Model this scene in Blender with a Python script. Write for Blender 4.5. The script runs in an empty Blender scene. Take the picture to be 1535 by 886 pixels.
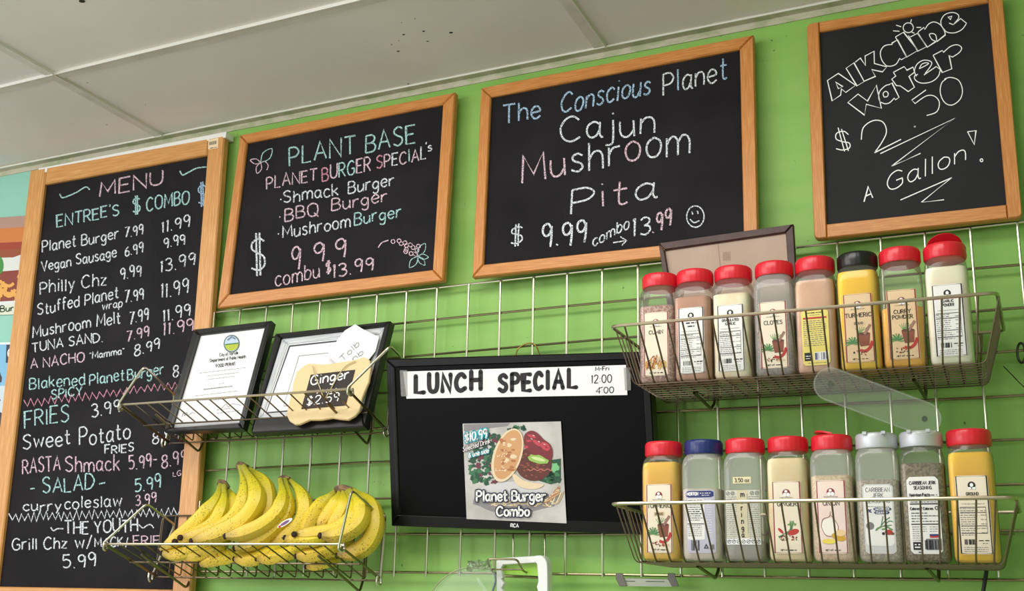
import bpy, bmesh, math, random
from mathutils import Vector, Matrix
from mathutils.geometry import tessellate_polygon
random.seed(7)
S = bpy.context.scene
COL = S.collection
PI = math.pi

# ---------------------------------------------------------------- camera
IW, IH = 1535, 886
FPX, CX, CY = 1622.5, 736.92, 502.85
CAM = Vector((1.69112, -1.99734, -0.665546))
YAW, PITCH, ROLL = 0.442567, 0.241492, -0.0253566
RM = Matrix.Rotation(YAW, 3, 'Z') @ Matrix.Rotation(PITCH, 3, 'X') @ Matrix.Rotation(ROLL, 3, 'Y')
cd = bpy.data.cameras.new('camera')
cam = bpy.data.objects.new('camera', cd)
COL.objects.link(cam)
cd.sensor_width = 36.0
cd.lens = FPX / IW * 36.0
cd.shift_x = (IW / 2 - CX) / IW
cd.shift_y = (CY - IH / 2) / IW
cd.clip_start = 0.05
rx, ry, rz = RM.col[0], RM.col[1], RM.col[2]
M3 = Matrix((rx, rz, -ry)).transposed()
cam.matrix_world = Matrix.Translation(CAM) @ M3.to_4x4()
S.camera = cam

# ---------------------------------------------------------------- light
w = bpy.data.worlds.new('daylight')
S.world = w
w.use_nodes = True
bg = w.node_tree.nodes['Background']
bg.inputs[0].default_value = (0.98, 0.98, 1.0, 1)
bg.inputs[1].default_value = 1.0

CEIL_H = 0.455
def area(name, loc, target, sx, sy, power, col):
    l = bpy.data.lights.new(name, 'AREA')
    l.shape = 'RECTANGLE'
    l.size, l.size_y, l.energy, l.color = sx, sy, power, col
    o = bpy.data.objects.new(name, l)
    COL.objects.link(o)
    o.location = loc
    d = Vector(target) - Vector(loc)
    o.rotation_euler = d.to_track_quat('-Z', 'Y').to_euler()
    return o
area('ceiling_troffer_light', (1.0, -1.1, CEIL_H), (1.0, -0.8, -1.0), 1.2, 0.5, 17, (1.0, 0.97, 0.92))
area('ceiling_troffer_light', (-0.6, -1.3, CEIL_H), (-0.5, -0.9, -1.0), 1.2, 0.5, 17, (1.0, 0.97, 0.92))
area('window_and_fill_light', (-2.6, -4.2, 0.1), (0.5, 0, -0.1), 3.0, 1.4, 70, (0.95, 0.98, 1.0))
area('window_and_fill_light', (-1.2, -4.6, -1.3), (0.7, -0.6, 0.6), 2.4, 1.2, 18, (1.0, 0.98, 0.96))  # added up-light from low down to brighten the ceiling, not a window

S.view_settings.view_transform = 'Standard'
S.view_settings.look = 'None'
S.view_settings.gamma = 1.0
S.view_settings.use_curve_mapping = False
S.view_settings.exposure = -0.06

# ---------------------------------------------------------------- pixel rays onto real planes
def ray(px, py):
    return RM @ Vector(((px - CX) / FPX, 1.0, -(py - CY) / FPX))
def at(px, py, Y):
    d = ray(px, py)
    return CAM + d * ((Y - CAM.y) / d.y)
def at_z(px, py, Z):
    d = ray(px, py)
    return CAM + d * ((Z - CAM.z) / d.z)
def at_x(px, py, X):
    d = ray(px, py)
    return CAM + d * ((X - CAM.x) / d.x)

# ---------------------------------------------------------------- materials
def lin(v):
    v = v / 255.0
    return v / 12.92 if v <= 0.04045 else ((v + 0.055) / 1.055) ** 2.4
def C(r, g, b):
    return (lin(r), lin(g), lin(b), 1.0)
MATS = {}
def mat(name, col, rough=0.5, metal=0.0, coat=0.0, alpha=1.0, spec=None):
    if name in MATS: return MATS[name]
    m = bpy.data.materials.new(name)
    m.use_nodes = True
    b = m.node_tree.nodes['Principled BSDF']
    b.inputs['Base Color'].default_value = col
    b.inputs['Roughness'].default_value = rough
    b.inputs['Metallic'].default_value = metal
    b.inputs['Coat Weight'].default_value = coat
    b.inputs['Alpha'].default_value = alpha
    if spec is not None: b.inputs['Specular IOR Level'].default_value = spec
    MATS[name] = m
    return m
def noisy(name, c1, c2, scale=8.0, stretch=(1, 1, 1), rough=0.5, lo=0.35, hi=0.65, coords='Object', bump=0.0, detail=4.0, coat=0.0, spec=None):
    m = mat(name, c1, rough, coat=coat, spec=spec)
    nt = m.node_tree
    b = nt.nodes['Principled BSDF']
    tc = nt.nodes.new('ShaderNodeTexCoord')
    mp = nt.nodes.new('ShaderNodeMapping')
    mp.inputs['Scale'].default_value = stretch
    n = nt.nodes.new('ShaderNodeTexNoise')
    n.inputs['Scale'].default_value = scale
    n.inputs['Detail'].default_value = detail
    r = nt.nodes.new('ShaderNodeValToRGB')
    r.color_ramp.elements[0].position = lo
    r.color_ramp.elements[0].color = c1
    r.color_ramp.elements[1].position = hi
    r.color_ramp.elements[1].color = c2
    L = nt.links.new
    L(tc.outputs[coords], mp.inputs[0]); L(mp.outputs[0], n.inputs['Vector'])
    L(n.outputs[0], r.inputs[0]); L(r.outputs[0], b.inputs['Base Color'])
    if bump:
        bp = nt.nodes.new('ShaderNodeBump')
        bp.inputs['Strength'].default_value = bump
        bp.inputs['Distance'].default_value = 0.002
        L(n.outputs[0], bp.inputs['Height']); L(bp.outputs[0], b.inputs['Normal'])
    return m
def wood(name, c1, c2, c3):
    m = noisy(name, c1, c2, scale=1.0, stretch=(3.0, 60.0, 1), rough=0.42, lo=0.3, hi=0.7, coords='UV', detail=6)
    e = m.node_tree.nodes['Color Ramp'].color_ramp.elements.new(0.52)
    e.color = c3
    return m
def chalk(name, col):
    """chalk lies in broken grains on the board"""
    m = bpy.data.materials.new(name)
    m.use_nodes = True
    nt = m.node_tree
    b = nt.nodes['Principled BSDF']
    b.inputs['Base Color'].default_value = col
    b.inputs['Roughness'].default_value = 0.95
    tc = nt.nodes.new('ShaderNodeTexCoord')
    n = nt.nodes.new('ShaderNodeTexNoise')
    n.inputs['Scale'].default_value = 420
    n.inputs['Detail'].default_value = 2
    mr = nt.nodes.new('ShaderNodeMapRange')
    mr.inputs['From Min'].default_value = 0.40
    mr.inputs['From Max'].default_value = 0.52
    mr.inputs['To Min'].default_value = 0.25
    nt.links.new(tc.outputs['Object'], n.inputs['Vector'])
    nt.links.new(n.outputs[0], mr.inputs['Value'])
    nt.links.new(mr.outputs[0], b.inputs['Alpha'])
    return m
def clear(name, tint, body=0.2, rough=0.12, sheen=0.7):
    """thin clear plastic: mostly see-through with a dusty body and a sheen"""
    m = bpy.data.materials.new(name)
    m.use_nodes = True
    nt = m.node_tree
    for n in list(nt.nodes):
        if n.type == 'BSDF_PRINCIPLED': nt.nodes.remove(n)
    out = [n for n in nt.nodes if n.type == 'OUTPUT_MATERIAL'][0]
    t = nt.nodes.new('ShaderNodeBsdfTransparent'); t.inputs[0].default_value = tint
    d = nt.nodes.new('ShaderNodeBsdfDiffuse'); d.inputs[0].default_value = (0.85, 0.84, 0.8, 1)
    g = nt.nodes.new('ShaderNodeBsdfGlossy'); g.inputs['Roughness'].default_value = rough
    m1 = nt.nodes.new('ShaderNodeMixShader'); m1.inputs[0].default_value = body
    m2 = nt.nodes.new('ShaderNodeMixShader')
    f = nt.nodes.new('ShaderNodeFresnel'); f.inputs[0].default_value = 1.5
    L = nt.links.new
    L(t.outputs[0], m1.inputs[1]); L(d.outputs[0], m1.inputs[2])
    mu = nt.nodes.new('ShaderNodeMath'); mu.operation = 'MULTIPLY'; mu.inputs[1].default_value = sheen; L(f.outputs[0], mu.inputs[0]); L(mu.outputs[0], m2.inputs[0]); L(m1.outputs[0], m2.inputs[1]); L(g.outputs[0], m2.inputs[2])
    L(m2.outputs[0], out.inputs[0])
    return m

M = {}
M['oak'] = wood('pale_oak', C(190, 136, 70), C(220, 170, 100), C(206, 150, 80))
M['oak_orange'] = wood('orange_oak', C(184, 114, 52), C(212, 150, 84), C(198, 130, 66))
M['pine'] = wood('pine', C(194, 134, 70), C(220, 166, 102), C(207, 148, 84))
M['board'] = noisy('chalkboard_black', C(21, 19, 22), C(33, 31, 34), scale=5, rough=0.7, spec=0.15)
M['marker_board'] = noisy('marker_board_black', C(30, 30, 32), C(38, 38, 41), scale=4, rough=0.6, spec=0.2)
M['cW'] = chalk('white_chalk', C(222, 226, 234))
M['cP'] = chalk('pink_chalk', C(220, 190, 206))
M['cR'] = chalk('rose_chalk', C(206, 140, 164))
M['cT'] = chalk('teal_chalk', C(172, 212, 212))
M['cB'] = chalk('blue_chalk', C(166, 196, 224))
M['marker'] = mat('white_marker', C(245, 245, 245), 0.5)
M['steel'] = mat('chromed_wire', C(206, 202, 184), 0.28, 1.0)
M['brass'] = mat('tarnished_wire', C(146, 138, 108), 0.28, 1.0)
M['wire'] = mat('basket_wire', C(122, 108, 90), 0.28, 1.0)
M['rim'] = mat('basket_rim', C(196, 184, 160), 0.28, 1.0)
M['black'] = mat('black_plastic', C(14, 14, 15), 0.28)
M['black_frame'] = mat('black_frame_paint', C(20, 20, 21), 0.35)
M['screen'] = mat('dark_screen', C(5, 5, 6), 0.3, spec=0.08)
M['paper'] = noisy('white_paper', C(232, 231, 234), C(240, 239, 241), scale=6, rough=0.8)
M['ink'] = mat('black_ink', C(26, 24, 26), 0.6)
M['grey_ink'] = mat('grey_ink', C(120, 120, 122), 0.7)
M['pale_ink'] = mat('pale_grey_ink', C(160, 158, 156), 0.7)
M['white'] = mat('white_print', C(240, 240, 240), 0.6)
M['red_lid'] = mat('red_plastic', C(214, 34, 50), 0.32)
M['blue_lid'] = mat('navy_plastic', C(28, 42, 104), 0.32)
M['black_lid'] = mat('black_lid_plastic', C(22, 22, 23), 0.3)
M['silver_lid'] = mat('silver_plastic', C(200, 202, 208), 0.4, 0.3)
M['shell_dusty'] = clear('dusty_plastic', (0.96, 0.96, 0.94, 1), 0.24)
M['shell'] = clear('clear_plastic', (0.98, 0.98, 0.96, 1), 0.06)
M['film'] = clear('clear_film', (0.95, 0.97, 0.95, 1), 0.05, 0.15, 0.4)
M['acrylic'] = clear('clear_acrylic', (0.96, 0.97, 0.96, 1), 0.05, 0.3, 0.15)
M['acrylic_edge'] = clear('acrylic_edge', (0.92, 0.95, 0.92, 1), 0.07, 0.25, 0.2)

# ---------------------------------------------------------------- object helpers
WORG = {}
def thing(name, label, cat, loc=(0, 0, 0), group=None, rot=None):
    o = bpy.data.objects.new(name, None)
    COL.objects.link(o)
    o.empty_display_size = 0.02
    o.location = loc
    if rot: o.rotation_euler = rot
    o['label'] = label; o['category'] = cat
    if group: o['group'] = group
    WORG[o.name] = Vector(loc)
    return o
def link(name, me, parent=None, world=True, kind=None, label=None):
    """world=True: mesh data is in world coordinates, shift it into the parent's frame"""
    o = bpy.data.objects.new(name, me)
    COL.objects.link(o)
    if parent is not None:
        org = WORG.get(parent.name, Vector((0, 0, 0)))
        if world and org.length > 0: me.transform(Matrix.Translation(-org))
        o.parent = parent
        WORG[o.name] = org
    if kind: o['kind'] = kind
    if label: o['label'] = label
    return o
def smooth(me, ang=0.6):
    for p in me.polygons: p.use_smooth = True
    try: me.set_sharp_from_angle(angle=ang)
    except Exception: pass

class Mesh:
    """collects faces with materials, links them as one object"""
    def __init__(s): s.v = []; s.f = []; s.m = []; s.mats = []; s.uv = []
    def mi(s, m):
        if m not in s.mats: s.mats.append(m)
        return s.mats.index(m)
    def add(s, verts, faces, m, uvs=None):
        k = len(s.v); s.v += [tuple(v) for v in verts]
        i = s.mi(m)
        for f in faces:
            s.f.append([k + a for a in f]); s.m.append(i)
            s.uv.append([uvs[a] for a in f] if uvs else [(0, 0)] * len(f))
    def data(s, name, sm=False):
        me = bpy.data.meshes.new(name)
        me.from_pydata(s.v, [], s.f)
        for m in s.mats: me.materials.append(m)
        me.polygons.foreach_set('material_index', s.m)
        ul = me.uv_layers.new(name='UVMap')
        flat = [c for f in s.uv for uv in f for c in uv]
        ul.data.foreach_set('uv', flat)
        me.update()
        if sm: smooth(me)
        return me
    def build(s, name, parent=None, sm=False, **k):
        return link(name, s.data(name, sm), parent, **k)

def catmull(p, n=6, closed=False):
    if len(p) < 3: return list(p)
    out = []
    N = len(p)
    rng = N if closed else N - 1
    for i in range(rng):
        if closed: a, b, c, d = p[(i - 1) % N], p[i], p[(i + 1) % N], p[(i + 2) % N]
        else: a, b, c, d = p[max(i - 1, 0)], p[i], p[i + 1], p[min(i + 2, N - 1)]
        for j in range(n):
            t = j / n
            out.append(tuple(0.5 * (2 * b[k] + (c[k] - a[k]) * t + (2 * a[k] - 5 * b[k] + 4 * c[k] - d[k]) * t * t + (3 * b[k] - a[k] - 3 * c[k] + d[k]) * t ** 3) for k in range(len(b))))
    if not closed: out.append(tuple(p[-1]))
    return out
def tube_into(g, pts, r, m, n=8, closed=False, radii=None, caps=True, flat=1.0):
    P = [Vector(p) for p in pts]
    N = len(P)
    T = []
    for i in range(N):
        a = P[(i - 1) % N] if (closed or i > 0) else P[i]
        b = P[(i + 1) % N] if (closed or i < N - 1) else P[i]
        T.append((b - a).normalized())
    up = Vector((0, 0, 1)) if abs(T[0].z) < 0.9 else Vector((1, 0, 0))
    nrm = (up - T[0] * up.dot(T[0])).normalized()
    vs = []
    for i in range(N):
        nrm = (nrm - T[i] * nrm.dot(T[i])).normalized()
        bi = T[i].cross(nrm)
        rr = radii[i] if radii else r
        for k in range(n):
            a = 2 * PI * k / n
            vs.append(P[i] + (nrm * math.cos(a) + bi * math.sin(a) * flat) * rr)
    fs = []
    for i in range(N if closed else N - 1):
        j = (i + 1) % N
        for k in range(n):
            l = (k + 1) % n
            fs.append((i * n + k, j * n + k, j * n + l, i * n + l))
    if caps and not closed:
        fs.append(tuple(range(n))); fs.append(tuple(range((N - 1) * n, N * n))[::-1])
    g.add(vs, fs, m)
def tube(name, pts, r, m, parent, n=8, closed=False, **k):
    g = Mesh(); tube_into(g, pts, r, m, n, closed)
    return g.build(name, parent, sm=True, **k)
def fillet(pts, rad, closed=False, n=4):
    P = [Vector(p) for p in pts]; out = []; N = len(P)
    for i in range(N):
        if not closed and i in (0, N - 1): out.append(P[i]); continue
        a, b, c = P[(i - 1) % N], P[i], P[(i + 1) % N]
        d1, d2 = (a - b), (c - b)
        q = min(rad, d1.length * 0.45, d2.length * 0.45)
        s, e = b + d1.normalized() * q, b + d2.normalized() * q
        for j in range(n + 1):
            t = j / n
            out.append(s * (1 - t) ** 2 + b * 2 * t * (1 - t) + e * t * t)
    return out
def box_into(g, lo, hi, m):
    x0, y0, z0 = lo; x1, y1, z1 = hi
    v = [(x0, y0, z0), (x1, y0, z0), (x1, y1, z0), (x0, y1, z0), (x0, y0, z1), (x1, y0, z1), (x1, y1, z1), (x0, y1, z1)]
    f = [(0, 3, 2, 1), (4, 5, 6, 7), (0, 1, 5, 4), (1, 2, 6, 5), (2, 3, 7, 6), (3, 0, 4, 7)]
    g.add(v, f, m)

class Plane:
    """a real plane fixed by three photo points with a known distance from the wall"""
    def __init__(s, tl, tr, bl, yt, yb, ytr=None):
        s.o = at(tl[0], tl[1], yt)
        a = at(tr[0], tr[1], yt if ytr is None else ytr) - s.o
        b = at(bl[0], bl[1], yb) - s.o
        s.n = a.cross(b).normalized()
        if s.n.y > 0: s.n = -s.n
    def __call__(s, x, y, lift=0.0):
        d = ray(x, y)
        t = (s.o - CAM).dot(s.n) / d.dot(s.n)
        return CAM + d * t + s.n * lift

def area2(p): return sum(p[i][0] * p[(i + 1) % len(p)][1] - p[(i + 1) % len(p)][0] * p[i][1] for i in range(len(p)))
def inset(p, d):
    s = 1 if area2(p) > 0 else -1
    out = []; N = len(p)
    for i in range(N):
        a, b, c = Vector(p[i - 1]), Vector(p[i]), Vector(p[(i + 1) % N])
        e1, e2 = (b - a).normalized(), (c - b).normalized()
        n1, n2 = Vector((-e1.y, e1.x)) * s, Vector((-e2.y, e2.x)) * s
        h = (n1 + n2)
        if h.length < 1e-6: h = n1
        h.normalize()
        k = d / max(0.35, h.dot(n1))
        out.append((b.x + h.x * k, b.y + h.y * k))
    return out
def prism_into(g, mp, p, lo, hi, m, bev=0.0, bl=0.0, udir=None):
    """polygon p (2D) pushed from lo to hi along the surface normal; bev in 2D units, bl how deep the bevel goes"""
    N = len(p)
    layers = [(p, lo)]
    if bev: layers += [(p, hi - bl), (inset(p, bev), hi)]
    else: layers += [(p, hi)]
    vs = []; uv = []
    if udir is None: udir = (1, 0)
    L = math.hypot(*udir); ux, uy = udir[0] / L, udir[1] / L
    for q, l in layers:
        for x, y in q:
            vs.append(mp(x, y, l)); uv.append(((x * ux + y * uy) * 0.01, (-x * uy + y * ux) * 0.01 + l * 3))
    fs = []
    for k in range(len(layers) - 1):
        for i in range(N):
            j = (i + 1) % N
            fs.append((k * N + i, k * N + j, (k + 1) * N + j, (k + 1) * N + i))
    g.add(vs, fs, m, uv)
    top = [(len(layers) - 1) * N + i for i in range(N)]
    if N <= 4: g.add([vs[i] for i in top], [tuple(range(N))], m, [uv[i] for i in top]); g.add(vs[:N], [tuple(range(N))[::-1]], m, uv[:N])
    else:
        tr = tessellate_polygon([[Vector((layers[-1][0][i][0], layers[-1][0][i][1], 0)) for i in range(N)]])
        g.add([vs[i] for i in top], [tuple(t) for t in tr], m, [uv[i] for i in top])
        g.add(vs[:N], [tuple(t)[::-1] for t in tr], m, uv[:N])

# ---------------------------------------------------------------- single-stroke lettering
F = {
'A': (7, "0,0 3.5,10 7,0|1.3,3.6 5.7,3.6"), 'B': (6, "0,0 0,10|~0,10 3.5,10 5.3,8 4,5.7 0,5.3|~0,5.3 4,5.2 6,3 4.6,.3 0,0"),
'C': (7, "~6.6,8.3 4.6,10 2,9 .2,5.5 1,1.6 3.6,0 6.8,1.5"), 'D': (7, "0,0 0,10|~0,10 4,9.4 6.8,5.5 4.6,1 0,0"),
'E': (5.5, "5.5,10 0,10 0,0 5.5,0|0,5.2 4.6,5.2"), 'F': (5.5, "5.5,10 0,10 0,0|0,5.2 4.4,5.2"),
'G': (7, "~6.6,8.4 4.4,10 1.6,8.8 .2,5 1.4,1.2 4,.1 6.6,1.6 6.6,4.6|6.8,4.6 4,4.6"), 'H': (6.4, "0,0 0,10|6.4,0 6.4,10|0,5.2 6.4,5.2"),
'I': (1, "0.5,0 .5,10"), 'J': (5, "~4,10 4,3 3,.3 1,.3 0,2"), 'K': (6, "0,0 0,10|5.8,10 0,4.2|1.6,5.6 6,0"),
'L': (5, "0,10 0,0 5,0"), 'M': (8, "0,0 .6,10 4,2.6 7.4,10 8,0"), 'N': (6.6, "0,0 0,10 6.6,0 6.6,10"),
'O': (7.4, "~3.7,10 .8,8.4 .1,5 1,1.4 3.7,0 6.4,1.4 7.3,5 6.6,8.4 3.7,10"), 'P': (5.6, "0,0 0,10|~0,10 3.6,10 5.6,7.6 4,5 0,4.6"),
'Q': (7.4, "~3.7,10 .8,8.4 .1,5 1,1.4 3.7,0 6.4,1.4 7.3,5 6.6,8.4 3.7,10|4.4,2.6 7.6,-.8"), 'R': (6, "0,0 0,10|~0,10 3.6,10 5.6,7.8 4,5.2 0,5|2.4,5 6,0"),
'S': (6, "~5.6,8.6 3.6,10 1,9 .6,7 2.8,5.3 5.2,4 5.4,1.6 3,0 .2,1.3"), 'T': (6.6, "0,10 6.6,10|3.3,10 3.3,0"),
'U': (6.4, "~0,10 0,3.6 1,.8 3.2,0 5.4,.8 6.4,3.6 6.4,10"), 'V': (6.6, "0,10 3.3,0 6.6,10"), 'W': (9, "0,10 2.2,0 4.5,7.6 6.8,0 9,10"),
'X': (6, "0,0 6,10|0,10 6,0"), 'Y': (6.4, "0,10 3.2,4.8 6.4,10|3.2,4.8 3.2,0"), 'Z': (6, "0,10 6,10 0,0 6,0"),
'a': (5, "~4.4,5.4 2.6,6.6 .6,5.4 0,2.8 1.2,.3 3.2,.8 4.4,3.4|~4.5,6.4 4.4,2 4.9,.2 5.6,.2"), 'b': (5, "0,10 0,0|~0,4.6 2,6.6 4.4,5.4 4.8,3 3.4,.3 1.4,.1 0,1.6"),
'c': (4.6, "~4.6,5.4 2.8,6.6 .8,5.6 0,3.2 1,.6 2.8,0 4.8,1.2"), 'd': (5, "4.8,10 4.8,0|~4.8,4.8 2.8,6.6 .6,5.4 0,3 1.2,.3 3.2,.2 4.8,1.8"),
'e': (4.8, "~0.2,3.3 4.6,3.8 4,6 2.2,6.6 .5,5.2 0,2.8 1.2,.4 3,0 4.8,1.2"), 'f': (3.6, "~3.6,9 2.6,10 1.4,9.2 1.3,7 1.3,0|0,6.2 3.2,6.2"),
'g': (5, "~4.5,5.4 2.6,6.6 .6,5.4 0,3.2 1.2,1 3,1 4.5,3.2|~4.6,6.4 4.6,0 3.8,-2.8 1.6,-3.2 .2,-2"), 'h': (4.8, "0,10 0,0|~0,4 1.6,6.4 3.6,6.4 4.6,4.4 4.7,0"),
'i': (1, "0.5,6.4 .5,0|.5,8.8 .5,9.3"), 'j': (2.5, "~2,6.4 2,-1 1.2,-3 -.6,-3|2,8.6 2,9.2"), 'k': (4.6, "0,10 0,0|4.2,6.2 0,2.6|1.4,3.8 4.6,0"),
'l': (1, "0.5,10 .5,0"), 'm': (8, "0,6.4 0,0|~0,4.2 1.4,6.4 3,6.2 3.8,4.2 3.8,0|~3.8,4.2 5.2,6.4 6.8,6.2 7.8,4.2 7.8,0"),
'n': (4.8, "0,6.4 0,0|~0,4.2 1.6,6.4 3.6,6.3 4.6,4.4 4.7,0"), 'o': (5, "~2.5,6.6 .6,5.4 0,3.2 .8,.8 2.5,0 4.2,.8 5,3.2 4.4,5.4 2.5,6.6"),
'p': (5, "0,6.4 0,-3.2|~0,4.6 2,6.6 4.4,5.4 4.8,3 3.4,.3 1.4,.1 0,1.6"), 'q': (5, "4.8,6.4 4.8,-3.2|~4.8,4.8 2.8,6.6 .6,5.4 0,3 1.2,.3 3.2,.2 4.8,1.8"),
'r': (3.8, "0,6.4 0,0|~0,3.8 1.4,6 3.8,6.3"), 's': (4.2, "~4,5.6 2.4,6.6 .7,5.8 1,4.2 3.4,2.8 3.9,1.2 2.2,0 .1,1"),
't': (3.6, "~1.5,9.4 1.4,1.8 2.2,.1 3.6,.6|0,6.3 3.4,6.3"), 'u': (4.8, "~0,6.4 0,2 1.2,.1 3,.4 4.5,2.6|4.6,6.4 4.7,0"),
'v': (4.6, "0,6.4 2.3,0 4.6,6.4"), 'w': (7, "0,6.4 1.8,0 3.5,5.2 5.2,0 7,6.4"), 'x': (4.4, "0,0 4.4,6.4|0,6.4 4.4,0"),
'y': (4.6, "0,6.4 2.4,.4|4.6,6.4 1.2,-3.2"), 'z': (4.4, "0,6.3 4.2,6.3 0,0 4.4,0"),
'0': (5.6, "~2.8,10 .7,8.4 0,5 .8,1.5 2.8,0 4.8,1.5 5.6,5 4.9,8.4 2.8,10"), '1': (1.6, "0.1,8.4 1,10 1,0"),
'2': (5.4, "~.2,7.8 1.4,9.8 3.8,9.8 5,8 4.2,5.4 2,2.6 0,0|0,0 5.4,.2"), '3': (5, "~.2,8.8 2.2,10 4.4,8.8 4.2,6.4 2,5.3|~2,5.3 4.6,4.4 5,2 3,0 .2,1"),
'4': (5.4, "4,0 4,10 0,3.2 5.4,3.2"), '5': (5.2, "4.8,10 .6,10 .4,5.6|~.4,5.6 2.8,6.4 5,4.6 4.8,1.6 2.6,0 .2,.9"),
'6': (5.2, "~4.2,9.6 1.6,7.6 .2,3.6 1.2,.5 3.4,.1 5,2 4.4,4.6 2.4,5.4 .5,4"), '7': (5, "0,10 5,10 1.4,0"),
'8': (5.4, "~2.8,5.3 .8,6.6 .8,8.8 2.8,10 4.8,8.8 4.6,6.6 2.8,5.3 .6,3.8 .4,1.4 2.8,0 5,1.4 5,3.8 2.8,5.3"),
'9': (5, "~4.6,7.6 3.2,10 1,9.6 .2,7.4 1.2,5.2 3.2,5.2 4.6,7.6|~4.7,9 4.6,4 4,0"),
'$': (5.4, "~5,8.2 3.2,9.2 .9,8.4 .7,6.6 2.8,5.3 4.8,4 4.9,1.8 2.8,.7 .3,1.6|2.2,-.8 2.2,10.8|3.4,-.8 3.4,10.8"),
'.': (1.2, "0.3,0 .7,.5"), ',': (1.2, ".7,.5 .2,-1"), '-': (3.6, "0,4.8 3.6,4.8"), "'": (1, "0.6,10.4 .3,8.4"), '"': (2, ".3,10.4 .2,8.6|1.6,10.4 1.5,8.6"),
'/': (3.6, "0,-1 3.6,10.6"), ':': (1, ".4,1.6 .6,2.2|.4,5.6 .6,6.2"), '&': (6, "~6,0 1,7.4 1.6,9.6 3.6,9.4 3.6,7.4 .4,3.6 .6,.8 2.8,0 5.6,4"), '!': (1, ".5,10 .5,3|.5,.8 .5,.2"),
'*': (2, ".5,4.6 1.3,5.2"),
}
GLY = {}
for ch, (wd, st) in F.items():
    L = []
    for s_ in st.split('|'):
        sm_ = s_.startswith('~')
        p = [tuple(float(a) for a in q.split(',')) for q in s_.lstrip('~').split()]
        L.append(catmull(p, 4) if sm_ else p)
    GLY[ch] = (wd, L)

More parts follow.
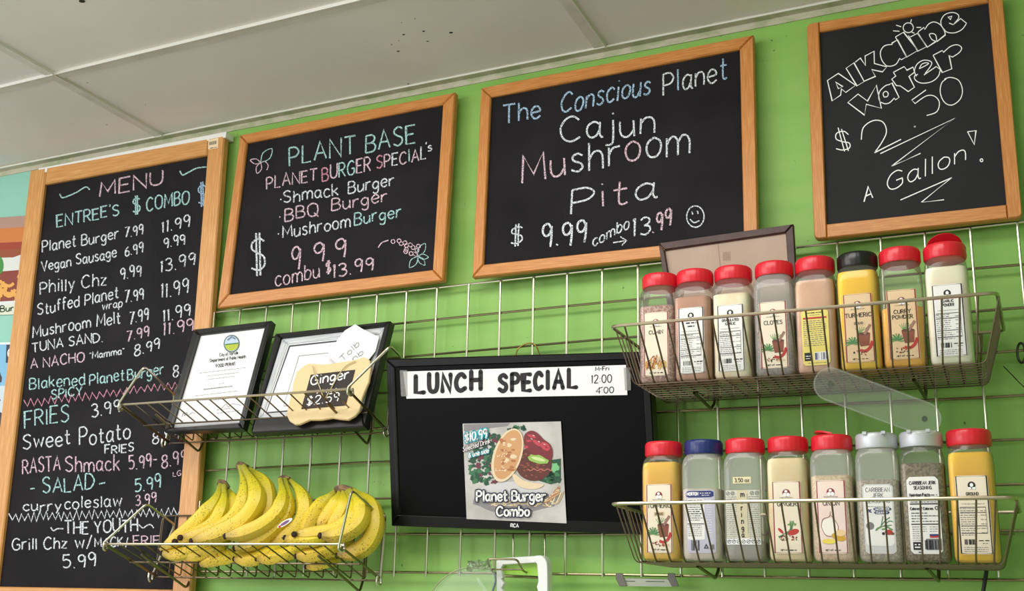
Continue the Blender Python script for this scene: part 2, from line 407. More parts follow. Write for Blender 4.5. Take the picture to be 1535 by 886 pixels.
class Art(Mesh):
    """flat print or writing drawn in 2D and laid on a surface by mp(x, y, lift)"""
    def __init__(s, mp, ydown=True): Mesh.__init__(s); s.mp = mp; s.yd = -1 if ydown else 1
    def poly(s, p, m, lift=0.0003):
        tr = tessellate_polygon([[Vector((x, y, 0)) for x, y in p]])
        s.add([s.mp(x, y, lift) for x, y in p], [tuple(t) for t in tr], m)
    def ell(s, cx, cy, rx, ry, m, lift=0.0003, rot=0, n=20):
        c, d = math.cos(rot), math.sin(rot)
        s.poly([(cx + rx * math.cos(a) * c - ry * math.sin(a) * d, cy + rx * math.cos(a) * d + ry * math.sin(a) * c) for a in [2 * PI * i / n for i in range(n)]], m, lift)
    def blob(s, cx, cy, rx, ry, m, lift=0.0003, jag=0.2, n=18, rot=0):
        c, d = math.cos(rot), math.sin(rot); P = []
        for i in range(n):
            a = 2 * PI * i / n; k = 1 + random.uniform(-jag, jag)
            X, Y = rx * math.cos(a) * k, ry * math.sin(a) * k
            P.append((cx + X * c - Y * d, cy + X * d + Y * c))
        s.poly(P, m, lift)
    def line(s, p, wd, m, lift=0.0004, round_=False, closed=False):
        if closed: p = list(p) + [p[0]]
        q = [p[0]]
        for a in p[1:]:
            if math.hypot(a[0] - q[-1][0], a[1] - q[-1][1]) > 1e-9: q.append(a)
        if len(q) < 2: return
        p = q; N = len(p); h = wd / 2; vs = []
        for i in range(N):
            a = p[max(i - 1, 0)]; b = p[min(i + 1, N - 1)]
            if closed and i in (0, N - 1): a, b = p[N - 2], p[1]
            dx, dy = b[0] - a[0], b[1] - a[1]; L = math.hypot(dx, dy) or 1
            nx, ny = -dy / L, dx / L
            k = 1.0
            if 0 < i < N - 1 or closed:
                c0 = p[i - 1] if i > 0 else p[N - 2]
                ex, ey = p[i][0] - c0[0], p[i][1] - c0[1]; E_ = math.hypot(ex, ey) or 1
                k = min(1.6, 1 / max(0.4, abs((-ey / E_) * nx + (ex / E_) * ny)))
            vs.append(s.mp(p[i][0] + nx * h * k, p[i][1] + ny * h * k, lift))
            vs.append(s.mp(p[i][0] - nx * h * k, p[i][1] - ny * h * k, lift))
        s.add(vs, [(2 * i, 2 * i + 2, 2 * i + 3, 2 * i + 1) for i in range(N - 1)], m)
        if round_:
            for x, y in (p[0], p[-1]) if wd < 1e9 else p:
                s.ell(x, y, h, h, m, lift, n=8)
    def text(s, t, x0, y0, x1, y1, h, wd, m, lift=0.0004, lean=0.0, jit=0.0, serif=False, round_=False, gap=2.0, space=4.0, up=None):
        tot = sum((GLY[c][0] + gap) if c != ' ' else space for c in t) - gap
        dx, dy = (x1 - x0) / tot, (y1 - y0) / tot
        if up is None: up = (lean * h / 10, s.yd * h / 10)
        else: up = (up[0] / 10, up[1] / 10)
        x = 0
        for k, c in enumerate(t):
            if c == ' ': x += space; continue
            gw, L = GLY[c]
            j1 = random.uniform(-jit, jit) * 0.7; j2 = 1 + random.uniform(-jit, jit) * 0.08; j3 = random.uniform(-jit, jit) * 0.04
            mm = m[k % len(m)] if isinstance(m, (list, tuple)) else m
            T = lambda gx, gy: (x0 + (x + gx + gy * j3) * dx + (gy * j2 + j1) * up[0], y0 + (x + gx + gy * j3) * dy + (gy * j2 + j1) * up[1])
            for st in L:
                s.line([T(*q) for q in st], wd, mm, lift, round_)
                if serif and len(st) < 6:
                    for q in (st[0], st[-1]):
                        if min(abs(q[1]), abs(q[1] - 10), abs(q[1] - 6.4), abs(q[1] + 3.2)) < 0.05:
                            s.line([T(q[0] - 1.1, q[1]), T(q[0] + 1.1, q[1])], wd * 0.7, mm, lift)
            x += gw + gap
    def micro(s, x0, y0, x1, y1, wd, m, lift=0.0004, seg=None):
        """a line of print too small to read"""
        L = math.hypot(x1 - x0, y1 - y0); seg = seg or wd * 3
        t = 0
        while t < L:
            a = min(L, t + seg * random.uniform(0.5, 1.8))
            s.line([(x0 + (x1 - x0) * t / L, y0 + (y1 - y0) * t / L), (x0 + (x1 - x0) * a / L, y0 + (y1 - y0) * a / L)], wd * random.uniform(0.7, 1.1), m, lift)
            t = a + wd * random.uniform(0.6, 1.4)
    def bars(s, x0, y0, x1, h, m, lift=0.0005, n=16, sl=0.0):
        w_ = (x1 - x0) / n
        for i in range(n):
            if random.random() < 0.75:
                a = x0 + i * w_; b = a + w_ * random.uniform(0.3, 0.9); o = sl * (a - x0)
                s.poly([(a, y0 + o), (b, y0 + o), (b, y0 + h + o), (a, y0 + h + o)], m, lift)

# ---------------------------------------------------------------- the shell of the room
WALL_Y = 0.022
CEIL = sum(at(x, y, WALL_Y).z for x, y in ((245, 207), (500, 159), (915, 78))) / 3
def wall_material():
    m = mat('painted_wall', C(132, 188, 92), 0.5, spec=0.35)
    nt = m.node_tree; b = nt.nodes['Principled BSDF']; L = nt.links.new
    tc = nt.nodes.new('ShaderNodeTexCoord')
    sep = nt.nodes.new('ShaderNodeSeparateXYZ'); L(tc.outputs['Object'], sep.inputs[0])
    n = nt.nodes.new('ShaderNodeTexNoise'); n.inputs['Scale'].default_value = 2.2; n.inputs['Detail'].default_value = 5
    mp = nt.nodes.new('ShaderNodeMapping'); mp.inputs['Scale'].default_value = (1.0, 1, 7.0)
    L(tc.outputs['Object'], mp.inputs[0]); L(mp.outputs[0], n.inputs['Vector'])
    r = nt.nodes.new('ShaderNodeValToRGB')
    r.color_ramp.elements[0].position = 0.3; r.color_ramp.elements[0].color = C(130, 180, 86)
    r.color_ramp.elements[1].position = 0.7; r.color_ramp.elements[1].color = C(146, 192, 98)
    L(n.outputs[0], r.inputs[0])
    r2 = nt.nodes.new('ShaderNodeValToRGB')
    r2.color_ramp.elements[0].color = C(140, 196, 180); r2.color_ramp.elements[1].color = C(150, 206, 188)
    L(n.outputs[0], r2.inputs[0])
    lt = nt.nodes.new('ShaderNodeMath'); lt.operation = 'LESS_THAN'; lt.inputs[1].default_value = -0.35
    L(sep.outputs[0], lt.inputs[0])
    mx = nt.nodes.new('ShaderNodeMix'); mx.data_type = 'RGBA'
    L(lt.outputs[0], mx.inputs[0]); L(r.outputs[0], mx.inputs[6]); L(r2.outputs[0], mx.inputs[7])
    # scuffs
    n2 = nt.nodes.new('ShaderNodeTexNoise'); n2.inputs['Scale'].default_value = 60
    L(tc.outputs['Object'], n2.inputs['Vector'])
    gt = nt.nodes.new('ShaderNodeMapRange'); gt.inputs['From Min'].default_value = 0.74; gt.inputs['From Max'].default_value = 0.80
    L(n2.outputs[0], gt.inputs['Value'])
    mx2 = nt.nodes.new('ShaderNodeMix'); mx2.data_type = 'RGBA'; mx2.inputs[7].default_value = C(70, 100, 50)
    L(gt.outputs[0], mx2.inputs[0]); L(mx.outputs[2], mx2.inputs[6]); L(mx2.outputs[2], b.inputs['Base Color'])
    bp = nt.nodes.new('ShaderNodeBump'); bp.inputs['Strength'].default_value = 0.25; bp.inputs['Distance'].default_value = 0.003
    L(n.outputs[0], bp.inputs['Height']); L(bp.outputs[0], b.inputs['Normal'])
    return m
M['wall'] = wall_material()
g = Mesh(); box_into(g, (-2.2, WALL_Y, -1.6), (3.6, WALL_Y + 0.1, CEIL + 0.1), M['wall'])
g.build('wall_back', kind='structure')

M['tile'] = noisy('ceiling_tile_vinyl', C(226, 220, 216), C(233, 227, 222), scale=3, rough=0.6, spec=0.3)
M['tee'] = noisy('ceiling_tee_paint', C(204, 198, 188), C(220, 214, 206), scale=14, rough=0.45)
M['tee_lip'] = mat('tee_white_lip', C(224, 222, 216), 0.4)
g = Mesh(); box_into(g, (-2.3, -3.2, CEIL + 0.03), (3.6, WALL_Y, CEIL + 0.09), M['tile'])
ceil = g.build('ceiling', kind='structure')
X0, Y0 = -0.22, -0.353
xs = [X0 + 1.217 * k for k in range(-2, 5)]
ys = [WALL_Y, Y0, Y0 - 0.609, Y0 - 1.218, Y0 - 1.827, Y0 - 2.436, Y0 - 3.045]
for i in range(len(xs) - 1):
    for j in range(len(ys) - 1):
        g = Mesh(); x0, x1 = max(xs[i], -2.3) - 0.008, min(xs[i + 1], 3.6) - 0.016
        if x1 - x0 < 0.05: continue
        y0, y1 = ys[j + 1] + 0.006, ys[j] - 0.004
        if y0 < -3.2: y0 = -3.2
        if y1 - y0 < 0.05: continue
        box_into(g, (x0, y0, CEIL + 0.004), (x1, y1, CEIL + 0.016), M['tile'])
        g.build('ceiling_tile', ceil)
def tee(a, b, wd, vert):
    g = Mesh(); h = wd / 2
    if vert: box_into(g, (a - h, -3.2, CEIL - 0.001), (a + h, WALL_Y - 0.02, CEIL + 0.006), M['tee']); box_into(g, (a + h - 0.0012, -3.2, CEIL - 0.0035), (a + h + 0.0005, WALL_Y - 0.02, CEIL + 0.004), M['tee_lip'])
    else: box_into(g, (-2.3, a - h, CEIL), (3.6, a + h, CEIL + 0.005), M['tee']); box_into(g, (-2.3, a - h - 0.0005, CEIL - 0.0035), (3.6, a - h + 0.0012, CEIL + 0.004), M['tee_lip'])
    g.build('ceiling_tee', ceil)
for x in xs: tee(x - 0.012, 0, 0.026, True)
for y in ys[1:-1]: tee(y, 0, 0.026, False)
# floor and side wall, outside the picture
g = Mesh(); box_into(g, (-7, -7.5, -2.25), (3.7, WALL_Y, -2.15), noisy('floor_tile', C(186, 180, 172), C(200, 194, 186), scale=3)); g.build('floor', kind='structure')
g = Mesh(); box_into(g, (3.6, -7.5, -2.2), (3.7, WALL_Y, CEIL + .1), M['wall']); g.build('wall_right', kind='structure')
# nail holes and specks in the vinyl
M['speck'] = mat('dark_speck', C(40, 36, 32), 0.9)
g = Mesh()
for px, py, r in ((123, 2, 5), (605, 52, 2.2), (597, 77, 2.4), (635, 47, 2.2), (676, 49, 3.0), (641, 62, 1.8), (587, 67, 1.4), (612, 126, 1.8), (622, 28, 1.2), (131, 124, 1.4), (218, 157, 1.2), (160, 187, 1.4), (598, 61, 1.0), (602, 34, 1)):
    p = at_z(px, py, CEIL + 0.0035)
    rr = r * 0.00115
    vs = [(p.x + rr * math.cos(a) * 1.3, p.y + rr * math.sin(a), CEIL + 0.0036) for a in [2 * PI * k / 8 for k in range(8)]]
    g.add(vs, [tuple(range(8))], M['speck'])
g.build('nail_hole', ceil, kind='stuff')

# wall angle, chipped
M['trim'] = noisy('wall_angle_paint', C(196, 190, 170), C(170, 176, 140), scale=22, stretch=(1, 1, 2), rough=0.6, lo=0.45, hi=0.62)
g = Mesh()
box_into(g, (-2.2, WALL_Y - 0.003, CEIL - 0.016), (3.6, WALL_Y + 0.001, CEIL + 0.002), M['trim'])
box_into(g, (-2.2, WALL_Y - 0.022, CEIL - 0.0015), (3.6, WALL_Y, CEIL + 0.004), M['trim'])
g.build('trim_1', kind='structure')
g = Mesh(); box_into(g, (-2.2, WALL_Y - 0.024, CEIL - 0.003), (3.6, WALL_Y - 0.0215, CEIL + 0.001), M['tee_lip'])
g.build('trim_2', kind='structure')
# white strip over the menu board
a, b_ = at(64, 266, 0.005), at(345, 207, 0.005)
zt = (at(64, 266, 0.005).z + at(345, 207, 0.005).z) / 2
g = Mesh(); box_into(g, (a.x, -0.012, zt), (b_.x, WALL_Y - 0.004, zt + 0.015), mat('white_strip', C(232, 232, 230), 0.5))
g.build('trim_3', kind='structure')
# ---------------------------------------------------------------- chalkboards
def rails(root, mp, outer, inner, woodm, style='mitre', th=0.016, bev=1.4, rnd=0.0):
    """four frame rails; style 'mitre', or 'stile' when the uprights run full height"""
    (tl, tr, br, bl), (a, b, c, d) = outer, inner
    def cut(p, q, x):            # point on line p-q at the same fraction
        return None
    def xsec(p1, p2, q1, q2):
        d1 = (p2[0] - p1[0], p2[1] - p1[1]); d2 = (q2[0] - q1[0], q2[1] - q1[1])
        den = d1[0] * d2[1] - d1[1] * d2[0]
        t = ((q1[0] - p1[0]) * d2[1] - (q1[1] - p1[1]) * d2[0]) / den
        return (p1[0] + d1[0] * t, p1[1] + d1[1] * t)
    def rnd_corner(p, k):
        n = len(p); A, B, D = Vector(p[k - 1]), Vector(p[k]), Vector(p[(k + 1) % n])
        s_, e_ = B + (A - B).normalized() * rnd, B + (D - B).normalized() * rnd
        arc = [s_ * (1 - t) ** 2 + B * 2 * t * (1 - t) + e_ * t * t for t in (0, .25, .5, .75, 1)]
        return p[:k] + [tuple(v) for v in arc] + p[k + 1:]
    def grow(p):                  # tiny gap at the joint
        return p
    if style == 'mitre':
        R = [([tl, tr, b, a], (tr[0] - tl[0], tr[1] - tl[1])), ([tr, br, c, b], (br[0] - tr[0], br[1] - tr[1])),
             ([br, bl, d, c], (br[0] - bl[0], br[1] - bl[1])), ([bl, tl, a, d], (bl[0] - tl[0], bl[1] - tl[1]))]
    else:
        ta, tb = xsec(tl, tr, a, d), xsec(tl, tr, b, c)
        ba, bb = xsec(bl, br, a, d), xsec(bl, br, b, c)
        L = [tl, ta, ba, bl]; Rr = [tb, tr, br, bb]
        if rnd:
            L = rnd_corner(rnd_corner(L, 3), 0); Rr = rnd_corner(rnd_corner(Rr, 2), 1)
        R = [([ta, tb, b, a], (tr[0] - tl[0], tr[1] - tl[1])), (Rr, (br[0] - tr[0], br[1] - tr[1])),
             ([d, c, bb, ba], (br[0] - bl[0], br[1] - bl[1])), (L, (bl[0] - tl[0], bl[1] - tl[1]))]
    for p, u in R:
        g = Mesh(); prism_into(g, mp, inset(p, 0.25), 0.0, th, woodm, bev=bev, bl=0.003, udir=u)
        g.build('frame_rail', root)
def chalkboard(label, outer, inner, yt, yb, woodm, surf, **k):
    mp = Plane(outer[0], outer[1], outer[3], yt, yb)
    base = mp((outer[2][0] + outer[3][0]) / 2, (outer[2][1] + outer[3][1]) / 2, 0)
    root = thing('chalkboard', label, 'chalkboard', base)
    rails(root, mp, outer, inner, woodm, **k)
    g = Mesh(); prism_into(g, mp, inset(inner, -2.0), 0.001, 0.008, surf)
    g.build('writing_surface', root)
    return root, (lambda x, y, l=0.0: mp(x, y, 0.008 + l))
def wl(root, mp, items, name='chalk_lettering'):
    for it in items:
        for t in (it if isinstance(it, list) else [it]):
            a = Art(mp)
            s, x0, y0, x1, y1, h, wd, m = t[:8]
            a.text(s, x0, y0, x1, y1, h, wd * 1.12, m, jit=0.9, lean=(t[8] if len(t) > 8 else 0.0))
            a.build(name, root)
W_, P_, T_, B_, R_ = M['cW'], M['cP'], M['cT'], M['cB'], M['cR']

# --- menu
mo = [(52, 259), (343, 207), (291, 915), (-25, 915)]
mi_ = [(74, 280), (317, 236), (265.5, 884), (4, 879.5)]
root, mp = chalkboard('tall chalkboard menu in a pine frame listing entrees, fries, salad and prices, at far left', mo, mi_, 0.006, -0.004, M['pine'], M['board'], style='stile', th=0.018)
lw = 1.7
wl(root, mp, [
 ('MENU', 153, 296, 247, 277, 22, 2.1, [P_, P_, P_, P_], 0.05),
 ("ENTREE'S", 89, 342, 182, 323, 17, 1.9, T_), ('$', 202, 323, 214, 321, 25, 1.9, T_), ('COMBO', 223, 319, 287, 306, 20, 1.9, T_), ('$', 300, 309, 313, 306, 32, 1.9, B_),
 [('Planet Burger', 67, 380, 181, 359, 16, lw, W_)], [('7.99', 191, 358, 218, 352, 15, lw, W_), ('11.99', 246, 350, 288, 342, 17, lw, W_)],
 [('Vegan Sausage', 66, 408, 178, 387, 15, lw, W_)], [('6.99', 191, 386, 218, 380, 15, lw, W_), ('9.99', 249, 374, 281, 368, 15, lw, W_)],
 [('Philly Chz', 64, 442, 163, 429, 18, lw, W_)], [('9.99', 184, 422, 215, 415, 17, lw, W_), ('13.99', 244, 411, 296, 399, 18, lw, W_)],
 [('Stuffed Planet', 60, 474, 181, 448, 17, lw, W_), ('wrap', 157, 466, 187, 461, 11, 1.4, W_)], [('7.99', 191, 456, 219, 449, 17, lw, W_), ('11.99', 245, 448, 286, 440, 20, lw, W_)],
 [('Mushroom Melt', 53, 507, 184, 485, 17, lw, W_)], [('7.99', 198, 487, 226, 480, 17, lw, W_), ('11.99', 248, 483, 289, 474, 18, lw, W_)],
 [('TUNA SAND.', 52, 529, 158, 513, 14, lw, W_)], [('7.99', 194, 513, 227, 505, 16, lw, P_), ('11.99', 248, 504, 294, 496, 18, lw, P_)],
 [('A NACHO', 50, 553, 130, 544, 15, lw, P_), ('"Mamma"', 138, 540, 190, 532, 10, 1.4, W_)], [('8.99', 205, 535, 243, 524, 16, lw, W_)],
 [('Blakened', 48, 585, 131, 577, 17, lw, T_)], [('Planet', 138, 578, 190, 571, 16, lw, T_), ('Burger', 195, 571, 249, 562, 16, lw, T_)], [('8.', 263, 566, 276, 563, 17, lw, W_), ('o', 279, 561, 287, 559, 14, lw, W_)],
 [('SPICY', 81, 600, 127, 593, 13, lw, T_)],
 [('FRIES', 41, 642, 107, 633, 24, 1.9, T_), ], [('3.99', 141, 627, 184, 619, 19, 1.8, W_)],
 [('Sweet', 38, 674, 109, 667, 22, 1.9, W_), ('Potato', 123, 669, 199, 658, 24, 1.9, W_)], [('8.99', 232, 666, 272, 659, 18, lw, W_)], [('FRIES', 161, 681, 204, 677, 12, 1.7, W_)],
 [('RASTA', 38, 711, 94, 706, 22, 1.8, P_), ('Shmack', 102, 708, 183, 706, 23, 1.8, P_)], [('5.99-', 197, 705, 239, 700, 20, 1.8, P_)], [('8.99', 246, 702, 283, 696, 20, 1.8, P_), ('LG', 263, 715, 275, 713, 7, 1.2, P_)],
 [('-', 49, 742, 56, 741, 20, 1.8, T_), ('SALAD', 68, 740, 145, 734, 22, 2.0, T_), ('-', 152, 735, 161, 733, 20, 1.8, T_)], [('5.99', 206, 739, 245, 731, 20, 1.8, T_)],
 [('3.99', 207, 760, 238, 754, 16, lw, P_)],
 [('curry', 39, 767, 95, 765, 15, lw, W_), ('coleslaw', 101, 764, 186, 759, 17, lw, W_)],
 [('THE YOUTH', 101, 801, 210, 797, 19, 2.0, W_)],
 [('Grill Chz', 22, 825, 104, 822, 17, 1.8, W_), ('w/', 117, 822, 141, 821, 17, 1.8, W_), ('MACK', 146, 821, 188, 820, 14, 1.6, W_), ('/', 192, 820, 196, 820, 12, 1.4, W_), ('FRIE', 204, 818, 243, 816, 14, 1.5, P_)],
 [('5.99', 98, 852, 148, 849, 20, 1.9, W_)],
])
a = Art(mp)
zig = lambda x0, y0, x1, y1, n, h: [(x0 + (x1 - x0) * i / n + random.uniform(-1, 1), y0 + (y1 - y0) * i / n + (h if i % 2 else -h) * random.uniform(.6, 1.1)) for i in range(n + 1)]
a.line(zig(40, 606, 276, 577, 46, 6), 1.6, R_)
a.build('chalk_zigzag', root)
a = Art(mp); a.line(zig(18, 776, 274, 768, 56, 7), 1.7, W_); a.build('chalk_zigzag', root)
a = Art(mp)
a.line(catmull([(93, 292), (97, 298), (107, 295), (120, 289), (132, 282), (138, 286)], 5), 2, T_)
a.line(catmull([(273, 258), (277, 264), (286, 260), (298, 254), (313, 252)], 5), 2, T_)
a.line(catmull([(80, 791), (84, 796), (90, 793), (99, 793)], 4), 1.8, W_)
a.line(catmull([(212, 787), (218, 792), (224, 788), (230, 787), (234, 792)], 4), 1.8, W_)
a.build('chalk_flourish', root)
mp0 = Plane(mo[0], mo[1], mo[3], 0.006, -0.004)
a = Art(lambda x, y, l=0: mp0(x, y, 0.018 + l))
a.poly([(319.5, 213.5), (334.5, 210.8), (333.8, 226), (319, 228.5)], mat('sticker_cream', C(238, 214, 176), 0.6), 0.0004)
for i in range(7): a.line([(321.5 + i * 1.6, 217 - i * .3), (321.3 + i * 1.6, 222 - i * .3)], 0.8, M['ink'], 0.0007)
a.micro(322, 226.6, 332, 224.8, 1.0, M['ink'], 0.0007)
a.build('barcode_sticker', root)

# --- plant base
po = [(365, 206), (687, 142.5), (669, 424), (331, 465)]
pi_ = [(375.5, 218), (668, 161), (653, 407.5), (348.5, 444)]
root, mp = chalkboard('oak-framed chalkboard reading plant base planet burger specials, second board from the left', po, pi_, 0.004, -0.016, M['oak_orange'], M['board'])
wl(root, mp, [
 ('PLANT', 437, 251, 536, 233, 28, 2.2, T_), ('BASE', 551, 231, 625, 217, 27, 2.2, T_),
 ('PLANET', 403, 285, 478, 273, 18, 1.8, P_), ('BURGER', 486, 273, 558, 258, 20, 1.9, [R_, P_, T_, T_, P_, P_]), [('SPECIAL', 567, 256, 641, 240, 19, 1.8, [R_, P_, W_, P_, T_, P_, W_]), ('s', 644, 229, 650, 227, 12, 1.5, W_), ("'", 640, 232, 642, 231, 14, 1.5, W_)],
 [('*', 422, 308, 426, 307, 14, 1.6, W_), ('Shmack', 428, 307, 510, 294, 18, 1.8, W_)], ('Burger', 525, 292, 593, 280, 18, 1.8, W_),
 [('*', 421, 334, 425, 333, 14, 1.6, P_), ('BBQ', 430, 333, 480, 325, 19, 1.9, P_)], ('Burger', 500, 318, 583, 304, 18, 1.8, P_),
 [('*', 419, 360, 423, 359, 14, 1.6, W_), ('Mushroom', 427, 359, 528, 342, 18, 1.8, W_)], ('Burger', 534, 339, 604, 327, 18, 1.8, T_),
 ('$', 379, 410, 402, 406, 52, 2.4, W_), [('9.', 440, 408, 462, 402, 32, 2.3, P_), ('9', 474, 397, 490, 393, 30, 2.3, P_), ('9', 506, 390, 522, 386, 30, 2.3, P_)],
 ('combu', 416, 432, 482, 418, 22, 1.7, P_), [('$', 491, 413, 499, 411, 17, 1.6, P_), ('13.99', 502, 419, 563, 406, 19, 2.0, P_)],
])
a = Art(mp)
leaf = lambda x, y, an, l, wd_: catmull([(x, y), (x + math.cos(an - .45) * l * .55, y + math.sin(an - .45) * l * .55), (x + math.cos(an) * l, y + math.sin(an) * l), (x + math.cos(an + .45) * l * .55, y + math.sin(an + .45) * l * .55), (x, y)], 4)
for an, l in ((-0.9, 27), (-2.9, 16), (1.9, 17)): a.line(leaf(394, 246, an, l, 0), 1.3, P_ if l < 20 else T_)
a.line(catmull([(394, 246), (400, 244), (405, 250), (403, 257)], 4), 1.3, P_)
a.line(catmull([(570, 373), (575, 366), (585, 362)], 4), 1.6, P_)
for x, y in ((592, 364), (601, 363), (604, 367), (610, 366), (612, 370), (618, 369), (622, 373), (630, 371), (628, 377), (612, 376), (611, 379), (619, 382)):
    a.line([(x + 3 * math.cos(t), y + 3 * math.sin(t)) for t in [PI * k / 4 for k in range(9)]], 1.3, P_)
for an, l in ((-1.05, 22), (0.1, 16), (0.9, 17), (2.2, 21), (-2.5, 10)): a.line(leaf(629, 386, an, l, 0), 1.1, T_ if l > 12 else P_)
a.build('chalk_drawing', root)

# --- conscious planet
co = [(725, 136), (1132, 57.5), (1139, 375), (712, 419.5)]
ci = [(740, 150), (1111, 79), (1117, 358), (729, 399.8)]
root, mp = chalkboard('widest oak-framed chalkboard, advertising a cajun mushroom pita with a smiley face', co, ci, 0.004, -0.016, M['oak_orange'], M['board'])
wl(root, mp, [
 ('The', 756, 189, 812, 180, 28, 2.4, B_), ('Conscious', 842, 174, 976, 142, 31, 2.4, B_, 0.1), ('Planet', 996, 144, 1091, 122, 32, 2.2, [W_, B_, W_, W_, W_, B_]),
 ('Cajun', 842, 216, 983, 203, 37, 2.5, W_), ('Mushroom', 785, 276, 1036, 230, 42, 2.6, [P_, P_, W_, W_, W_, P_, W_, W_]),
 ('Pita', 858, 321, 984, 298, 38, 2.5, [W_, P_, P_, W_]), ('$', 767, 372, 786, 368, 30, 2.0, W_),
 ('9.99', 815, 374, 881, 366, 33, 2.8, W_), ('combo', 891, 372, 945, 343, 17, 1.8, W_), [('13', 950, 357, 976, 352, 26, 2.3, W_), ('.99', 980, 350, 1008, 341, 26, 2.6, P_)],
])
a = Art(mp)
a.line([(921, 366), (940, 363)], 1.8, W_); a.line([(932, 357), (941, 363), (934, 370)], 1.8, W_)
a.line([(1044 + 13 * math.cos(t), 327 + 16 * math.sin(t)) for t in [PI * k / 12 for k in range(25)]], 1.8, W_)
a.line([(1039, 319), (1040, 324)], 1.8, W_); a.line([(1047, 318), (1048, 323)], 1.8, W_)
a.line(catmull([(1036, 331), (1042, 336), (1050, 333)], 4), 1.8, W_)
a.build('chalk_drawing', root)

# --- alkaline water
ao = [(1210.5, 41), (1503, -5.5), (1533, 330), (1222, 363)]
ai = [(1230, 53.3), (1481.6, 9.2), (1508.7, 311), (1240.6, 340)]
root, mp = chalkboard('round-cornered framed black board advertising alkaline water by the gallon, at far right', ao, ai, 0.002, -0.016, M['oak_orange'], M['marker_board'], style='stile', rnd=9)
K_ = M['marker']
Z = lambda pts: [(1220 + x / 4.924, 10 + y / 4.924) for x, y in pts]
def outl(polys):
    a = Art(mp)
    for p, cl in polys: a.line(Z(p), 1.35, K_, closed=cl)
    a.build('marker_lettering', root)
cr = lambda p: catmull(p, 4)
outl([([(105, 560), (185, 508), (312, 595), (240, 648), (208, 622), (202, 668), (140, 710)], True), ([(165, 572), (185, 620), (218, 605)], True)])
outl([([(242, 470), (300, 430), (376, 568), (322, 600)], True)])
outl([([(310, 425), (347, 395), (385, 450), (382, 380), (448, 345), (450, 435), (542, 460), (510, 497), (430, 480), (458, 530), (376, 565)], False)])
outl([(cr([(540, 455), (505, 410), (495, 350), (525, 305), (580, 295)]) + [(580, 285), (620, 262), (688, 385), (648, 408), (636, 398)] + cr([(636, 398), (610, 440), (570, 455), (540, 452)]), False)])
outl([([(605, 240), (665, 205), (770, 340), (688, 388), (605, 240)], False), ([(715, 240), (770, 212), (835, 312), (770, 345), (700, 230)], False)])
outl([([(768, 215), (775, 200), (815, 170), (822, 185)] + cr([(822, 185), (850, 145), (890, 130), (935, 150), (965, 195), (972, 225)]) + [(910, 275)] + cr([(910, 272), (900, 225), (870, 215), (855, 225), (875, 260), (905, 272)]) + [(840, 315), (768, 215)], False)])
outl([(cr([(945, 165), (940, 120), (970, 75), (1025, 60), (1065, 75), (1068, 105), (1030, 150)]) + [(1085, 105)] + cr([(1128, 140), (1095, 185), (1040, 210), (985, 205), (960, 180)]), False), ([(992, 95), (1020, 88), (1010, 112)], True), ([(1030, 150), (1000, 138)], False)])
outl([([(255, 722), (330, 660), (400, 712), (465, 595), (502, 765), (390, 735), (378, 815)], True)])
outl([(cr([(500, 730), (482, 690), (490, 640), (530, 600), (560, 590)]) + [(580, 578), (632, 685), (605, 703), (596, 690)] + cr([(596, 690), (565, 722), (530, 732), (500, 720)]), False), (cr([(520, 680), (515, 655), (535, 640), (552, 655), (545, 678), (520, 682)]), False)])
outl([([(590, 500), (670, 458), (690, 485), (735, 462), (745, 500), (705, 530), (745, 610), (700, 642), (640, 600), (612, 598), (578, 550), (608, 528), (590, 500)], False)])
outl([(cr([(760, 530), (745, 490), (765, 440), (810, 412), (860, 418), (870, 445), (815, 520)]) + [(905, 458)] + cr([(935, 480), (920, 530), (870, 570), (800, 580), (755, 560), (745, 530), (770, 515)]), False), (cr([(780, 475), (800, 440), (835, 430), (845, 440), (780, 475)]), False)])
outl([([(882, 375), (950, 340), (960, 355)] + cr([(960, 352), (1010, 310), (1060, 298), (1092, 320), (1075, 355), (1025, 388)]) + [(1000, 375), (1020, 475), (950, 502), (882, 375)], False)])
outl([(cr([(700 + 38 * math.cos(t), 172 + 36 * math.sin(t)) for t in [PI * k / 4 for k in range(9)]]), False), ([(717, 135), (723, 110)], False), ([(610, 153), (648, 165)], False), ([(588, 195), (635, 198)], False), ([(760, 170), (795, 170)], False), ([(725, 205), (745, 213)], False)])
outl([([(830, 630), (725, 705), (750, 730)] + cr([(750, 730), (830, 675), (890, 675), (928, 720), (910, 790), (835, 818)]), False), (cr([(965, 550), (1010, 538), (1070, 560), (1098, 630), (1080, 700), (1020, 742), (965, 720), (935, 650), (945, 580), (980, 548)]), False)])
V2 = lambda pts: [(1180 + x / 2.394, y / 2.394) for x, y in pts]
def outv(polys, name='marker_lettering', wd=1.5):
    a = Art(mp)
    for p in polys: a.line(V2(p), wd, K_)
    a.build(name, root)
outv([cr([(268, 508), (275, 465), (310, 440), (345, 445), (358, 480), (340, 520), (315, 555)]) + [(410, 507)], [(456, 460), (462, 463)], [(456, 463), (462, 460)]])
outv([cr([(222, 490), (205, 478), (180, 485), (178, 505), (200, 515), (225, 520), (225, 538), (200, 545), (178, 540)]), [(185, 465), (208, 550)], [(197, 470), (222, 548)]])
outv([[(336, 558), (602, 432), (376, 603), (480, 557)]], 'marker_underline')
outv([[(408, 724), (592, 644), (483, 732), (564, 723)]], 'marker_underline')
a = Art(mp)
a.text('A', 1296, 305, 1309, 299, 20, 1.9, K_); a.text('Gallon', 1330, 290, 1448, 243, 26, 1.6, K_, jit=.4); a.build('marker_lettering', root)
outv([[(648, 480), (678, 476), (672, 526), (648, 480)], cr([(698 + 5 * math.cos(t), 582 + 5 * math.sin(t)) for t in [PI * k / 3 for k in range(7)]])])

